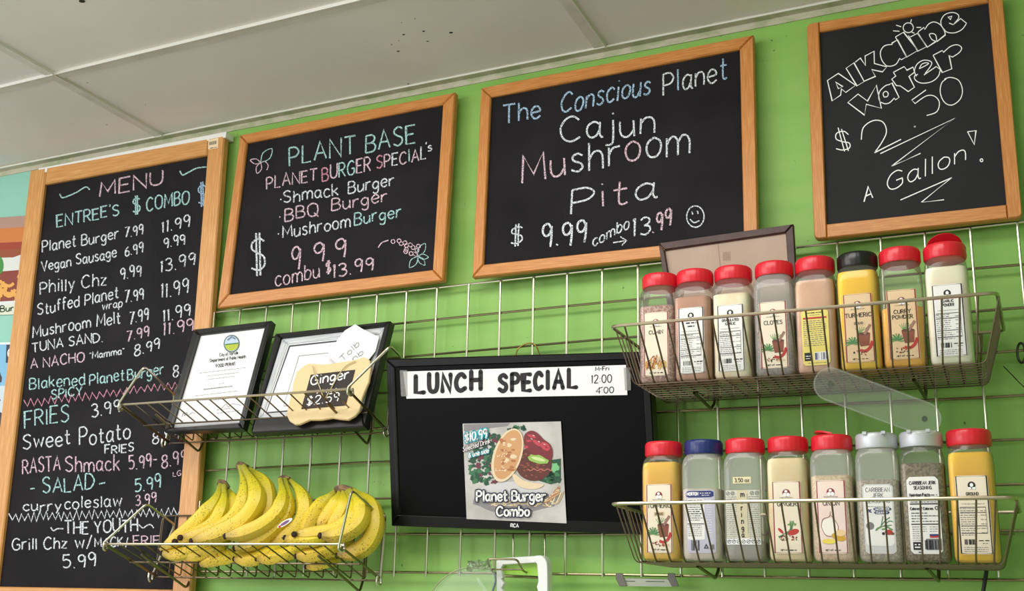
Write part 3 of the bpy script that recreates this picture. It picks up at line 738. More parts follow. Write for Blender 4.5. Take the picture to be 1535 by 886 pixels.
# ---------------------------------------------------------------- posters on the teal wall at the left
pm = Plane((-40, 330), (45, 326), (-46, 480), WALL_Y - 0.002, WALL_Y - 0.002)
def paper_slab(name, label, cat, mp, p, m, th=0.0006, group=None):
    c = mp(sum(q[0] for q in p) / len(p), max(q[1] for q in p), 0)
    r = thing(name, label, cat, c, group)
    g = Mesh(); prism_into(g, mp, p, 0, th, m); g.build('sheet', r)
    return r
r = paper_slab('food_poster', 'food poster of fries on the teal wall, upper of two left of the menu', 'poster', pm, [(-60, 330), (48, 323), (40, 470), (-64, 473)], mat('poster_brown', C(150, 74, 44), 0.35))
a = Art(lambda x, y, l=0: pm(x, y, 0.0006 + l))
a.poly([(-60, 330), (48, 323), (46, 340), (-60, 346)], mat('poster_pale', C(176, 140, 128), 0.35), .0002)
a.poly([(-60, 346), (46, 340), (44, 362), (-60, 367)], mat('poster_orange', C(206, 122, 62), 0.35), .0002)
a.poly([(-60, 367), (44, 362), (42, 372), (-60, 378)], mat('poster_red', C(158, 60, 42), 0.35), .0002)
a.poly([(-60, 388), (20, 386), (43, 378), (42, 400), (20, 414), (-60, 410)], mat('poster_white', C(218, 220, 218), 0.35), .0003)
a.ell(-2, 398, 8, 14, mat('poster_green', C(60, 140, 60), 0.4), .0005)
fry = mat('poster_fry', C(226, 166, 78), 0.35); fry2 = mat('poster_fry_dark', C(120, 50, 30), 0.4)
a.poly([(-60, 412), (41, 404), (40, 452), (-60, 458)], mat('poster_sauce', C(132, 52, 34), 0.4), .0004)
for k in range(22):
    x, y, an = random.uniform(-10, 38), random.uniform(410, 450), random.uniform(0, 3)
    a.line(catmull([(x, y), (x + 9 * math.cos(an), y + 7 * math.sin(an)), (x + 16 * math.cos(an + .6), y + 12 * math.sin(an + .6))], 3), 4.5, fry, .0005 + k * 0.00003)
a.poly([(-60, 456), (40, 450), (40, 456), (-60, 462)], mat('poster_white', C(218, 220, 218), 0.35), .0012)
a.poly([(-60, 461), (40, 456), (40, 471), (-60, 474)], mat('poster_cream', C(216, 220, 200), 0.4), .0009)
a.text('et Burger', -16, 469, 42, 465, 9, 1.7, mat('poster_text_green', C(40, 70, 44), 0.5), .0013)
a.build('printed_picture', r)
r = paper_slab('blue_poster', 'pale blue poster on the teal wall, lower of the two left of the menu', 'poster', pm, [(-60, 515), (30, 513), (22, 650), (-66, 660)], mat('poster_blue', C(120, 180, 214), 0.35))
a = Art(lambda x, y, l=0: pm(x, y, 0.0006 + l))
a.poly([(-60, 515), (30, 513), (29.8, 516), (-60, 518)], M['white'], .0004)
a.poly([(-60, 580), (26, 578), (22, 650), (-66, 660)], mat('poster_paleblue', C(196, 210, 216), 0.35), .0002)
a.poly([(10, 517), (26, 516), (24, 544), (9, 544)], mat('poster_navy', C(30, 44, 66), 0.4), .0004)
a.ell(19, 530, 7.5, 9, M['white'], .0006); 
for k in range(6): a.line([(19, 530), (19 + 6.5 * math.cos(k * PI / 3 + .3), 530 + 7.5 * math.sin(k * PI / 3 + .3))], 1.0, mat('poster_maroon', C(130, 40, 40)), .0008)
dk = mat('poster_dark', C(44, 40, 44), 0.5)
a.blob(-1, 567, 4, 8, dk, .0005); a.blob(2, 630, 7, 12, dk, .0005); a.blob(-4, 600, 5, 6, mat('poster_grey', C(120, 110, 110)), .0005)
a.build('printed_picture', r)

# ---------------------------------------------------------------- wire grid
GR = 0.0762
TOPX = [321.7, 360.3, 399.9, 439.5, 480.1, 522.9, 565.3, 609.6, 655.2, 702.9, 750.3, 799.9, 850.2, 902.6, 956.1, 1011.5, 1070, 1130, 1191, 1255, 1320, 1386, 1454.2, 1524.7]
TOPY = lambda x: 468.5 + (x - 321.7) * -0.11095 + ((x - 321.7) / 1203) ** 2 * -1.4
ROW = [None, [(300, 517), (701.3, 474), (902.6, 453.7), (1460.2, 402.6), (1600, 391)], [(300, 566), (603, 535.5), (798, 518), (901.9, 508.9), (1468.4, 466.2), (1600, 456)],
       [(295, 612), (560, 590), (1000, 563), (1508, 527), (1600, 520.5)], [(290, 660), (551, 643), (1015.2, 616.3), (1267.5, 605.4), (1477, 595.8), (1600, 589)],
       [(295, 706.5), (419.6, 699.6), (551.7, 693), (978, 680), (1480, 660.6), (1600, 656)], [(290, 757), (466, 749.7), (550, 747.6), (1000, 738), (1480, 727), (1600, 724.5)],
       [(290, 804), (593, 800.5), (847.7, 801.4), (1480, 796), (1600, 795)], [(285, 857), (590.7, 857.7), (847.7, 860.6), (1280.6, 867.4), (1600, 870.5)]]
BOTX = [285, 327, 370, 412, 455, 500, 545, 590.7, 638.6, 689, 740.8, 793.4, 847.7, 903.5, 961.9, 1021, 1083, 1147, 1213, 1280.6, 1350.8, 1422, 1497.4, 1574]
base = at(900, 861, 0)
grid = thing('wire_grid_panel', 'chromed wire grid panel fixed to the green wall behind everything', 'wire grid', (base.x, 0, base.z))
tube('horizontal_wire', [at(x, TOPY(x), 0.0) for x in (319, 522, 799, 1100, 1380, 1600)], 0.0026, M['steel'], grid)
for r_ in ROW[1:]:
    pts = [at(x, y, 0.0) for x, y in r_]
    tube('horizontal_wire', pts, 0.0026, M['brass'], grid)
for xt, xb in zip(TOPX, BOTX):
    A, B = at(xt, TOPY(xt), -0.0045), at(xb, 860, -0.0045)
    d = (B - A).normalized()
    tube('vertical_wire', [A, (A + B) / 2, B + d * 0.006], 0.0025, M['steel'], grid)
# ---------------------------------------------------------------- flat-bottomed wire baskets at the right
def basket(label, dz, group):
    root = thing('wire_basket', label, 'wire basket', (1.40, -0.1, -0.286 + dz), group)
    zr, zb, yf, yb = -0.195 + dz, -0.2865 + dz, -0.262, -0.010
    bl_, br_, bf, bb = 1.120, 1.684, -0.203, -0.016
    rim = fillet([(1.098, yf, zr), (1.708, yf, zr), (1.716, yb, zr), (1.094, yb, zr)], 0.014, True)
    tube('rim', rim, 0.0030, M['rim'], root, closed=True)
    n = 23
    tmp = Mesh()
    for i in range(n):
        x = bl_ + 0.012 + (br_ - bl_ - 0.024) * i / (n - 1)
        k = (x - 1.401) * 0.035
        tube('cross_wire', fillet([(x + k, yf, zr - 0.001), (x, bf, zb), (x, bb, zb), (x + k, yb, zr - 0.001)], 0.007), 0.0016, M['wire'], root, n=6)
    m_ = 10
    for j in range(m_):
        t = j / (m_ - 1)
        y = bf + 0.002 + (bb - bf - 0.004) * t; yt = yf + 0.02 + (yb - yf - 0.03) * t
        tube('long_wire', fillet([(1.100, yt, zr - 0.002), (bl_, y, zb - 0.0022), (br_, y, zb - 0.0022), (1.710, yt, zr - 0.002)], 0.010), 0.0012, M['wire'], root, n=6)
    zm = (zr + zb) / 2 + 0.01
    tube('back_wire', [(1.104, yb - 0.002, zm), (1.704, yb - 0.002, zm)], 0.0014, M['wire'], root, n=6)
    for x in (1.215, 1.585):
        tube('support_bracket', fillet([(x - .012, -0.11, zb - 0.004), (x, -0.035, zb - 0.022), (x, -0.0085, zb - 0.006), (x, -0.0085, zr)], 0.006), 0.003, M['wire'], root)
    return root
basket('upper flat-bottomed wire basket holding eight spice bottles, below the alkaline water board', 0.0, 'flat wire baskets of spices')
basket('lower flat-bottomed wire basket holding eight spice bottles, along the bottom right', -0.306, 'flat wire baskets of spices')

# ---------------------------------------------------------------- spice bottles
def sq(hw, hd, n, k=40):
    P = []
    for i in range(k):
        a = 2 * PI * (i + 0.5) / k
        c, s_ = math.cos(a), math.sin(a)
        P.append((hw * math.copysign(abs(c) ** (2 / n), c), hd * math.copysign(abs(s_) ** (2 / n), s_)))
    return P
HW, HD = 0.0335, 0.0335
PROF = [(0.0, .86, 6), (0.003, .95, 6), (0.009, 1.0, 6), (0.08, 1.0, 6), (0.150, .995, 6), (0.160, .98, 6), (0.168, .95, 5), (0.1735, .91, 4), (0.177, .87, 2.6), (0.183, .86, 2)]
def loft(rings, m, g, cap=True):
    k = len(rings[0]); vs = [v for r in rings for v in r]; fs = []
    for i in range(len(rings) - 1):
        for j in range(k):
            l = (j + 1) % k
            fs.append((i * k + j, i * k + l, (i + 1) * k + l, (i + 1) * k + j))
    if cap: fs.append(tuple(range(k))[::-1]); fs.append(tuple(range((len(rings) - 1) * k, len(rings) * k)))
    g.add(vs, fs, m)
def ring(z, s, n, off=0.0): return [(x, y, z) for x, y in sq(HW * s - off, HD * s - off, n)]
def shell_mesh(m):
    g = Mesh(); loft([ring(*p) for p in PROF], m, g); return g.data('bottle_shell', True)
SHELL, SHELL_D = shell_mesh(M['shell']), shell_mesh(M['shell_dusty'])
def fill_mesh(level, m):
    g = Mesh(); R = []
    for z, s, n in PROF:
        if z >= level: break
        R.append(ring(max(z, 0.0015), s, n, 0.0014))
    s = PROF[len(R) - 1][1]; n = PROF[len(R) - 1][2]
    R.append(ring(level, s if level < 0.16 else 0.95, n, 0.0014))
    R.append([(x * .9, y * .9, z + 0.002) for x, y, z in R[-1]])
    loft(R, m, g); return g.data('contents', True)
def lid_mesh(m, ribs):
    g = Mesh(); k = 72; R = []
    for z, r in ((0.179, .0316), (0.1815, .0326), (0.199, .0326), (0.202, .0315), (0.2035, .0300)):
        R.append([((r + (0.0005 if (i % 3 == 0 and ribs and 0.18 < z < 0.2) else 0)) * math.cos(2 * PI * i / k), (r + (0.0005 if (i % 3 == 0 and ribs and 0.18 < z < 0.2) else 0)) * math.sin(2 * PI * i / k), z) for i in range(k)])
    loft(R, m, g); return g.data('lid', True)
LIDS = {c: lid_mesh(M[c], c in ('red_lid', 'blue_lid', 'black_lid')) for c in ('red_lid', 'blue_lid', 'black_lid', 'silver_lid')}
def flap_mesh(m):
    g = Mesh(); k = 20
    lo = [(0.028 * math.cos(PI + PI * i / k), 0.028 * math.sin(PI + PI * i / k), 0.0) for i in range(k + 1)]
    vs = lo + [(x * .96, y * .96, 0.003) for x, y, z in lo]; n = k + 1
    fs = [(i, i + 1, n + i + 1, n + i) for i in range(k)] + [(k, 0, n, n + k), tuple(range(n))[::-1], tuple(range(n, 2 * n))]
    g.add(vs, fs, m); return g.data('flap', False)

cream, rim_red = mat('label_cream', C(232, 220, 198), 0.45), mat('label_maroon', C(140, 40, 48), 0.5)
tan = mat('label_tan', C(220, 190, 150), 0.45)
lab_w, lab_y = mat('label_white', C(232, 230, 228), 0.45), mat('label_yellow', C(226, 208, 110), 0.45)
pinkc = mat('label_pink', C(236, 214, 204), 0.45)
grn, grn2 = mat('print_green', C(56, 120, 70), 0.6), mat('print_light_green', C(110, 150, 90), 0.6)
brn, rdp, gold, org = mat('print_brown', C(132, 70, 50), 0.6), mat('print_red', C(184, 50, 44), 0.6), mat('print_gold', C(204, 160, 50), 0.6), mat('print_orange', C(216, 130, 50), 0.6)
navy, lbl = mat('print_navy', C(44, 52, 110), 0.5), mat('print_lilac', C(190, 188, 206), 0.5)
K = M['ink']; GI = M['grey_ink']
def front(z0):
    def f(x, y, l=0.0):
        u = x / 1000.0
        t = min(0.999, abs(u) / HW)
        return (u, -(HD * (1 - t ** 6) ** (1 / 6.0) + 0.0003 + l), z0 + y / 1000.0)
    return f
def plate(a, x0, y0, x1, y1, m, lift, r=0.0):
    n = 10
    vs = []; P = []
    for i in range(n + 1):
        x = x0 + (x1 - x0) * i / n
        d = 0
        if r:
            e = min(x - x0, x1 - x)
            if e < r: d = r - math.sqrt(max(0, r * r - (r - e) ** 2))
        P.append((x, y0 + d, y1 - d))
    for x, lo, hi in P: vs += [a.mp(x, lo, lift), a.mp(x, hi, lift)]
    a.add(vs, [(2 * i, 2 * i + 2, 2 * i + 3, 2 * i + 1) for i in range(n)], m)
def emblem(a, y, m):
    a.ell(0, y, 6.2, 6.2, m, .0006)
    a.ell(-.5, y + 2.6, 2.4, 2.2, M['white'], .0009); a.ell(-2.4, y - 3, 3, 3.2, M['white'], .0009); a.ell(2.6, y - 3, 3, 3.2, M['white'], .0009)
    a.micro(-11, y - 7.6, 11, y - 7.6, .9, GI, .0009)
def herb(a):
    for k in range(6): a.line([(0, 48), (-6 + 4.2 * k * .9, 60 - abs(k - 2.5))], .9, grn2, .0006)
    a.poly([(-3, 46), (17, 47), (15, 27), (1, 26)], brn, .0007)
    a.ell(7, 47, 10, 2.6, mat('print_dark_brown', C(96, 50, 38)), .0008)
    a.line([(8, 46), (18, 62)], 4.2, mat('print_pestle', C(150, 110, 96)), .0009)
    for k in range(9):
        an = -0.3 + k * .45
        a.line(catmull([(-11, 32), (-11 + 6 * math.cos(an) , 32 + 6 * math.sin(an)), (-11 + 11 * math.cos(an + .15), 32 + 11 * math.sin(an + .15))], 2), 2.2, grn if k % 2 else grn2, .0009)
    a.line(catmull([(0, 20), (8, 18), (16, 24), (20, 34)], 4), 4.6, rdp, .0010)
    a.ell(10, 13, 8, 2.5, tan, .0006)
    for k in range(16): a.ell(random.uniform(-12, 10), random.uniform(11, 19), 1.6, .9, random.choice([brn, brn, rdp, K]), .0008 + k * .00002, rot=random.uniform(0, 3), n=6)
def seeds(a):
    for k in range(90):
        x = random.uniform(-19, 19); h = 32 + 6 * math.cos(x / 6)
        a.line([(x, random.uniform(10, h)), (x + random.uniform(-5, 5), random.uniform(12, h))], 1.5, random.choice([gold, org, brn, tan]), .0006 + k * .000006)
def border(a, w_, h_, m, wd=1.3): a.line([(-w_, 1.2), (-w_, h_ - 1.2), (w_, h_ - 1.2), (w_, 1.2)], wd, m, .0006, closed=True)
def lab_art(title, sub=None, bgm=None, art='herb', bm=None, th=6.5):
    def f(a):
        plate(a, -23, 0, 23, 116, bgm or cream, .0002, 1.5)
        border(a, 21.4, 116, bm or rim_red)
        emblem(a, 97, rim_red)
        ys = 76
        for i, t in enumerate(title):
            L = len(t) * 2.55
            a.text(t, -L, ys - i * 9, L, ys - i * 9, th, 1.05, K, .0008, serif=True)
        if sub:
            a.poly([(-9, 62), (9, 62), (9, 69), (-9, 69)], tan, .0007); a.text(sub, -7, 63.4, 7, 63.4, 4, .7, K, .0009)
        if art == 'herb': herb(a)
        elif art == 'seeds': seeds(a)
        elif art == 'pepper':
            for k in range(4): a.line(catmull([(-14, 24 + k), (-4, 32), (4, 30 + 3 * k), (10 - 2 * k, 52)], 3), .9, grn, .0006)
            a.ell(9, 34, 9, 4.5, rdp, .0007, rot=.3); a.ell(-11, 36, 6, 2.2, rdp, .0007, rot=-.8)
            for k in range(30): a.ell(random.uniform(-15, 15), random.uniform(20, 29), 1.4, .9, random.choice([brn, rdp, grn, K]), .0009, n=6)
            for k in range(5): a.ell(2 + 2.5 * k, 46 + 2 * (k % 2), 2.4, 1.2, grn2, .0009, rot=k)
        elif art == 'onion':
            a.ell(-4, 42, 13, 14, mat('print_pale', C(240, 234, 224), .5), .0006); a.line(catmull([(-17, 42), (-14, 54), (-4, 58), (-2, 66)], 4), .8, brn, .0008); a.line(catmull([(-17, 42), (-10, 28), (4, 29), (9, 42), (2, 56), (-2, 60)], 4), .8, brn, .0008)
            a.ell(9, 26, 11, 6, gold, .0010, rot=-.3); a.ell(-6, 19, 11, 4, mat('print_pale_yellow', C(232, 212, 90), .5), .0011); a.ell(12, 32, 8, 5, mat('print_peach', C(234, 200, 150), .5), .0012)
        a.text('NET WT', -12, 4, 0, 4, 2.6, .6, K, .0008); a.micro(2, 5.2, 13, 5.2, 1.6, K, .0008)
    return f
def lab_nutri(title, bgm=None, bm=None):
    def f(a):
        plate(a, -23, 0, 23, 118, bgm or lab_w, .0002, 1.5)
        border(a, 21.4, 118, bm or K)
        a.ell(0, 103, 5.5, 5.8, K, .0006); a.ell(0, 103.5, 2.4, 3, M['white'], .0009); a.ell(-3, 98.6, 2.6, 1.8, M['white'], .0009); a.ell(3, 98.6, 2.6, 1.8, M['white'], .0009)
        for i, t in enumerate(title):
            L = len(t) * 1.45
            a.text(t, -L, 88 - i * 6.5, L, 88 - i * 6.5, 4.4, .9, K, .0007)
        a.micro(-16, 75, 16, 75, .8, GI, .0006)
        if not title: a.micro(-9, 90, 9, 90, 2.6, K, .0007); a.micro(-6, 84, 6, 84, 2.6, K, .0007)
        for i in range(13):
            y = 68 - i * 3.3
            a.micro(-19, y, random.uniform(0, 8), y, 1.1, GI, .0006)
            if i % 2: a.micro(9, y, 17, y, 1.1, GI, .0006)
        for y in (70, 62, 42, 31): a.line([(-19, y), (17, y)], .9, K, .0007)
        a.line([(17, 70), (17, 31)], .6, GI, .0007)
        a.bars(-16, 14, 1, 8, K, .0007, 14)
        a.micro(4, 20, 19, 20, 1.8, K, .0007); a.micro(9, 16, 17, 16, 1.2, GI, .0007)
        for y in (10, 7, 4): a.micro(-17, y, 16, y, .9, GI, .0007)
    return f
def lab_yellow(a):
    plate(a, -22, 0, 22, 96, lab_y, .0002, 5)
    a.micro(-12, 90, 12, 90, 1.4, K, .0007); a.micro(-8, 86, 8, 86, .9, GI, .0007)
    plate(a, -19, 79.5, 19, 82.5, rdp, .0006)
    for i in range(13): a.micro(-19, 76 - i * 3.5, random.uniform(12, 19), 76 - i * 3.5, 1.2, GI, .0007)
    plate(a, -19, 8, -7, 22, K, .0006); a.micro(-17, 16, -9, 16, 1.2, M['white'], .0009); a.micro(-17, 12, -9, 12, 1.2, M['white'], .0009)
    plate(a, -3, 8, 20, 22, M['white'], .0005); a.bars(-2, 9, 19, 12, navy, .0008, 18)
    a.micro(-14, 4, 16, 4, 1, GI, .0007)
def lab_salt(a):
    plate(a, -24, 0, 25, 104, lbl, .0002, 2)
    plate(a, -24, 92, 23, 103, navy, .0005, 2)
    a.text('MORTON', -22, 95.5, -3, 95.5, 5, 1.3, M['white'], .0008); a.micro(0, 99, 18, 99, 1.2, M['white'], .0008); a.micro(3, 95.5, 16, 95.5, 1, M['white'], .0008)
    plate(a, -22, 22, 7, 90, lab_w, .0004, 1)
    a.micro(-21, 87, 6, 87, 2.0, K, .0008)
    for i in range(9): a.micro(-21, 83 - i * 3.6, 5 if i % 2 else 0, 83 - i * 3.6, 1.4 if i in (4, 5) else 1.0, K, .0008)
    a.line([(-22, 48), (6, 48)], 1.3, K, .0008)
    for i in range(6): a.micro(-21, 45 - i * 3.3, 2, 45 - i * 3.3, 1.0, GI, .0008)
    for i in range(14): a.micro(11, 88 - i * 4.2, 19, 88 - i * 4.2, .9, M['white'], .0008)
    a.bars(-16, 4, -1, 17, K, .0008, 10)
    a.line([(6, 8), (9, 14), (12, 8)], 1.6, K, .0008, closed=True); plate(a, 15, 6, 22, 14, GI, .0007)
def lab_moringa(a):
    band = mat('label_sheer', C(206, 204, 190), .5)
    for s_ in (-1, 1):
        x0, x1 = (-28, -9) if s_ < 0 else (9, 28)
        plate(a, x0, 14, x1, 103, band, .0002)
        for i in range(22): a.micro(x0 + 1, 92 - i * 3.4, x1 - 1, 92 - i * 3.4, 1.0, GI, .0006)
    plate(a, -9, 14, 9, 103, mat('label_beige', C(206, 196, 166), .5), .0003)
    plate(a, -28, 14, 28, 24, M['white'], .0005)
    for i in range(7):
        for y in (19, 98):
            if y == 98 and abs(i - 3) < 2: continue
            cx = -24 + 8 * i
            a.line([(cx + 2.9 * math.cos(t), y + 3 * math.sin(t)) for t in [PI * k / 4 for k in range(9)]], .8, GI, .0009); a.line([(cx - 2, y - 1.5), (cx + 2, y + 1.5)], .9, GI, .0009)
    for i, c in enumerate('moringa'): a.text(c, -2.5, 92 - i * 11, (-2.5 + GLY[c][0] * .72), 92 - i * 11, 8.5, 1.3, K, .0009, serif=True)
    a.line([(8, 97), (8, 32)], .5, GI, .0009)
    plate(a, -15, 114, 15, 125, mat('label_buff', C(226, 212, 176), .5), .0004); a.text('3.50 oz', -12, 116.5, 12, 116.5, 6, 1.0, K, .0009, serif=True)
def lab_jerk(a):
    plate(a, -23, 0, 23, 108, mat('label_grey', C(206, 206, 206), .4), .0002, 4)
    plate(a, -21, 12, 21, 106, lab_w, .0005, 4)
    a.text('CARIBBEAN', -18, 96, 18, 96, 6.5, .9, GI, .0008); a.text('JERK', -8, 87, 8, 87, 6.5, .9, GI, .0008); a.text('SEASONING', -17, 78.5, 17, 78.5, 5.5, .9, GI, .0008)
    a.micro(-16, 73, 16, 73, .9, GI, .0008)
    a.poly([(-19, 62), (-9, 62), (-9, 71), (-19, 71)], M['white'], .0008); a.text('mc', -17.5, 64, -10.5, 64, 6.5, 1.3, navy, .0011)
    plate(a, -8, 66.5, 19, 71.5, navy, .0008, 2); a.text('McCORMICK', -5, 67.5, 16, 67.5, 3, .7, M['white'], .0011)
    plate(a, -7, 61, 16, 66, navy, .0008, 2); a.text('CULINARY', -4, 62, 13, 62, 3, .7, M['white'], .0011)
    a.ell(-14, 43, 6, 6, GI, .0008)
    for p in ([(-6, 36), (4, 42), (18, 44)], [(0, 40), (8, 50), (16, 56)], [(2, 40), (4, 50), (6, 58)], [(6, 42), (14, 50), (20, 49)]): a.line(catmull(p, 4), 1.3, grn, .0008)
    for k in range(5): a.ell(-4 + 5 * k, 38 + 3 * (k % 2), 3.6, 1.4, grn2, .0010, rot=.8 - .3 * k)
    a.ell(13, 33, 6, 4, rdp, .0011); a.ell(5, 31, 2.2, 2.2, K, .0011); a.ell(18, 31, 3, 2, brn, .0012)
    a.line([(-16, 4), (-11, 4), (-11, 9), (-16, 9)], .6, M['white'], .0008, closed=True)
def lab_jerkback(a):
    plate(a, -23, 0, 23, 118, lab_w, .0002, 5)
    a.text('CARIBBEAN JERK', -19, 106, 19, 106, 5, .9, K, .0008); a.text('SEASONING', -13, 98.5, 13, 98.5, 5, .9, K, .0008)
    a.text('Nutrition Facts', -20, 88, 10, 88, 4.2, 1.1, K, .0008); a.micro(11, 89.5, 20, 89.5, 1.6, K, .0008)
    for y in (85, 82, 79): a.micro(-19, y, 19, y, 1.0, K, .0008)
    a.line([(-20, 76), (20, 76)], 1.8, K, .0008)
    a.text('Calories / Calories', -20, 67, 13, 67, 3.8, .9, K, .0008); a.text('0', 16, 67, 20, 67, 5, 1.1, K, .0008)
    for i in range(4): a.micro(-19, 62 - 4.2 * i, 19 if i % 2 else 4, 62 - 4.2 * i, 1.1, K, .0008)
    a.line([(-20, 45), (20, 45)], 1.6, K, .0008)
    for i in range(7): a.micro(-19, 41 - 3.4 * i, (-4 if i > 2 else 2), 41 - 3.4 * i, .9, GI, .0008); a.micro(6, 41 - 3.4 * i, 18, 41 - 3.4 * i, .9, GI, .0008) if i < 3 else None
    plate(a, 5, 27, 20, 30, navy, .0008, 1); plate(a, 5, 24.5, 20, 27, rdp, .0008, 1)
    plate(a, 0, 6, 22, 23, GI, .0005); a.bars(-2, 7, 18, 14, K, .0008, 14)
    plate(a, -19, 6, -7, 18, K, .0008); a.micro(-17, 14, -9, 14, 2, M['white'], .0011); a.micro(-17, 10, -9, 10, 2, M['white'], .0011)
    a.micro(-12, 2.5, -6, 2.5, 1.6, K, .0008)

def stuff_mat(name, c, d, scale, rough=0.8, lo=.4, hi=.6):
    up = lambda q: [min(250, v * 1.08 + 6) for v in q]
    c, d = up(c), up(d)
    return noisy(name, C(*c), C(*d), scale=scale, rough=rough, lo=lo, hi=hi, detail=3, bump=0.1)
SP = [
 ('red_lid', ('cumin_seeds', (150, 104, 96), (188, 160, 150), 260), .140, lab_art(['CUMIN'], art='seeds'), 'cumin bottle with a picture of orange seeds, leftmost in the upper basket'),
 ('red_lid', ('brown_powder', (178, 134, 112), (190, 146, 124), 20), .150, lab_nutri([]), 'bottle of brown powder with white nutrition label, second from left in upper basket'),
 ('red_lid', ('granulated_garlic', (232, 208, 180), (240, 220, 196), 40), .150, lab_nutri(['GRANULATED', 'GARLIC']), 'red-capped bottle of cream granulated garlic with a black-edged white label, upper basket'),
 ('red_lid', ('whole_cloves', (66, 38, 32), (120, 84, 70), 190), .105, lab_art(['CLOVES']), 'half-full cloves bottle with a mortar picture, fourth in the upper basket'),
 ('red_lid', ('tan_powder', (196, 156, 130), (206, 170, 146), 16), .160, lab_yellow, 'red-capped bottle of tan powder with a yellow back label, upper basket'),
 ('black_lid', ('turmeric_powder', (236, 178, 10), (242, 188, 20), 14), .168, lab_art(['TURMERIC'], 'GROUND', tan), 'turmeric bottle with the only black cap'),
 ('red_lid', ('curry_powder', (214, 158, 24), (224, 170, 44), 24), .098, lab_art(['CURRY', 'POWDER'], bgm=tan, th=6), 'curry powder bottle partly full of yellow powder, second from right in the upper basket'),
 ('red_lid', ('garlic_powder', (226, 216, 194), (234, 226, 206), 12), .160, lab_nutri(['GARLIC', 'POWDER']), 'white garlic powder bottle with open red flap cap, right end of upper basket'),
 ('red_lid', ('turmeric_pale', (228, 176, 50), (236, 188, 70), 12), .165, lab_art(['TURMERIC'], 'GROUND'), 'red-capped turmeric bottle with mortar picture, leftmost in the lower basket'),
 ('blue_lid', ('salt_blend', (204, 190, 170), (216, 204, 188), 60), .118, lab_salt, 'seasoning salt bottle with the only navy blue cap'),
 ('red_lid', ('grey_powder', (128, 122, 108), (140, 134, 120), 30), .030, lab_moringa, 'nearly empty moringa bottle with letters set one below another'),
 ('red_lid', ('ginger_powder', (224, 200, 156), (232, 212, 174), 14), .165, lab_art(['GINGER'], art='pepper'), 'pale ginger bottle with red peppers on its label, fourth in the lower basket'),
 ('red_lid', ('onion_flakes', (206, 164, 112), (232, 200, 156), 240), .135, lab_art(['ONION'], art='onion', bgm=pinkc), 'dried onion bottle with its red flap lifted and an onion on the label'),
 ('silver_lid', ('jerk_rub', (120, 100, 72), (176, 156, 118), 260), .126, lab_jerk, 'silver-capped jerk seasoning bottle showing its front label with a green herb sprig'),
 ('silver_lid', ('jerk_rub_dark', (96, 84, 58), (140, 126, 96), 240), .150, lab_jerkback, 'silver-capped jerk seasoning bottle turned to its nutrition panel'),
 ('red_lid', ('ground_turmeric', (236, 176, 8), (242, 186, 16), 12), .165, lab_nutri(['GROUND', 'TURMERIC'], cream), 'bright yellow ground turmeric bottle at the right end of the lower basket'),
]
XS = [1.1555, 1.2205, 1.2885, 1.3605, 1.430, 1.4995, 1.567, 1.6365, 1.158, 1.229, 1.300, 1.3715, 1.4425, 1.5125, 1.580, 1.650]
for i, (lid, (cn, c1, c2, sc), lev, lab, label) in enumerate(SP):
    low = i >= 8
    z = (-0.2838 if not low else -0.5898)
    root = thing('spice_bottle', label, 'bottle', (XS[i], -0.1535 + random.uniform(-.002, .002), z), 'spice bottles in the wire baskets', (0, 0, random.uniform(-.03, .03)))
    link('bottle_body', SHELL_D if i in (3, 9, 10, 12, 13) else SHELL, root, world=False)
    link('contents', fill_mesh(lev, stuff_mat(cn, c1, c2, sc)), root, world=False)
    lo_ = link('lid', LIDS[lid], root, world=False)
    a = Art(front(0.012), ydown=False); lab(a)
    link('printed_label', a.data('printed_label'), root, world=False)
    if i in (7, 12):
        f = link('flap', flap_mesh(M['red_lid']), lo_, world=False)
        if i == 7: f.location = (0, 0.0, 0.2035); f.rotation_euler = (math.radians(-32), 0, math.radians(12))
        else: f.location = (0.0, 0, 0.2035); f.rotation_euler = (math.radians(-14), 0, math.radians(-80))
    if lid == 'silver_lid':
        g = Mesh(); 
        for s_ in (-0.5, .45): box_into(g, (-0.003 + s_ * .03, -0.0335, 0.200), (0.003 + s_ * .03, -0.0285, 0.2045), M['silver_lid'])
        link('thumb_tab', g.data('thumb_tab'), lo_, world=False)

# ---------------------------------------------------------------- brown framed card leaning behind the spices
fo = [(989, 367), (1191, 338.5), (1200, 500), (1010, 515)]
fi = [(998.5, 378), (1179, 352), (1188, 490), (1020, 505)]
mpb = Plane(fo[0], fo[1], fo[3], -0.062, -0.075)
root = thing('picture_frame', 'dark brown picture frame with bare cardboard, leaning behind the upper row of spices', 'picture frame', mpb(1100, 505))
brf = noisy('dark_brown_frame', C(58, 34, 32), C(74, 46, 42), scale=30, rough=0.5)
rails(root, mpb, fo, fi, brf, th=0.012, bev=1.2)
g = Mesh(); prism_into(g, mpb, inset(fi, -2), 0.001, 0.005, noisy('cardboard', C(172, 150, 134), C(184, 164, 148), scale=6, rough=0.9)); g.build('backing_card', root)
a = Art(lambda x, y, l=0: mpb(x, y, 0.005 + l)); cb = mat('card_crease', C(156, 134, 118), .9)
a.line([(1077, 366), (1083, 420)], 1.0, cb)
for k in range(7): a.line([(1085 + k * 1.7, 380 - k * .2), (1085.6 + k * 1.7, 392)], .9, cb)
a.build('card_marks', root)

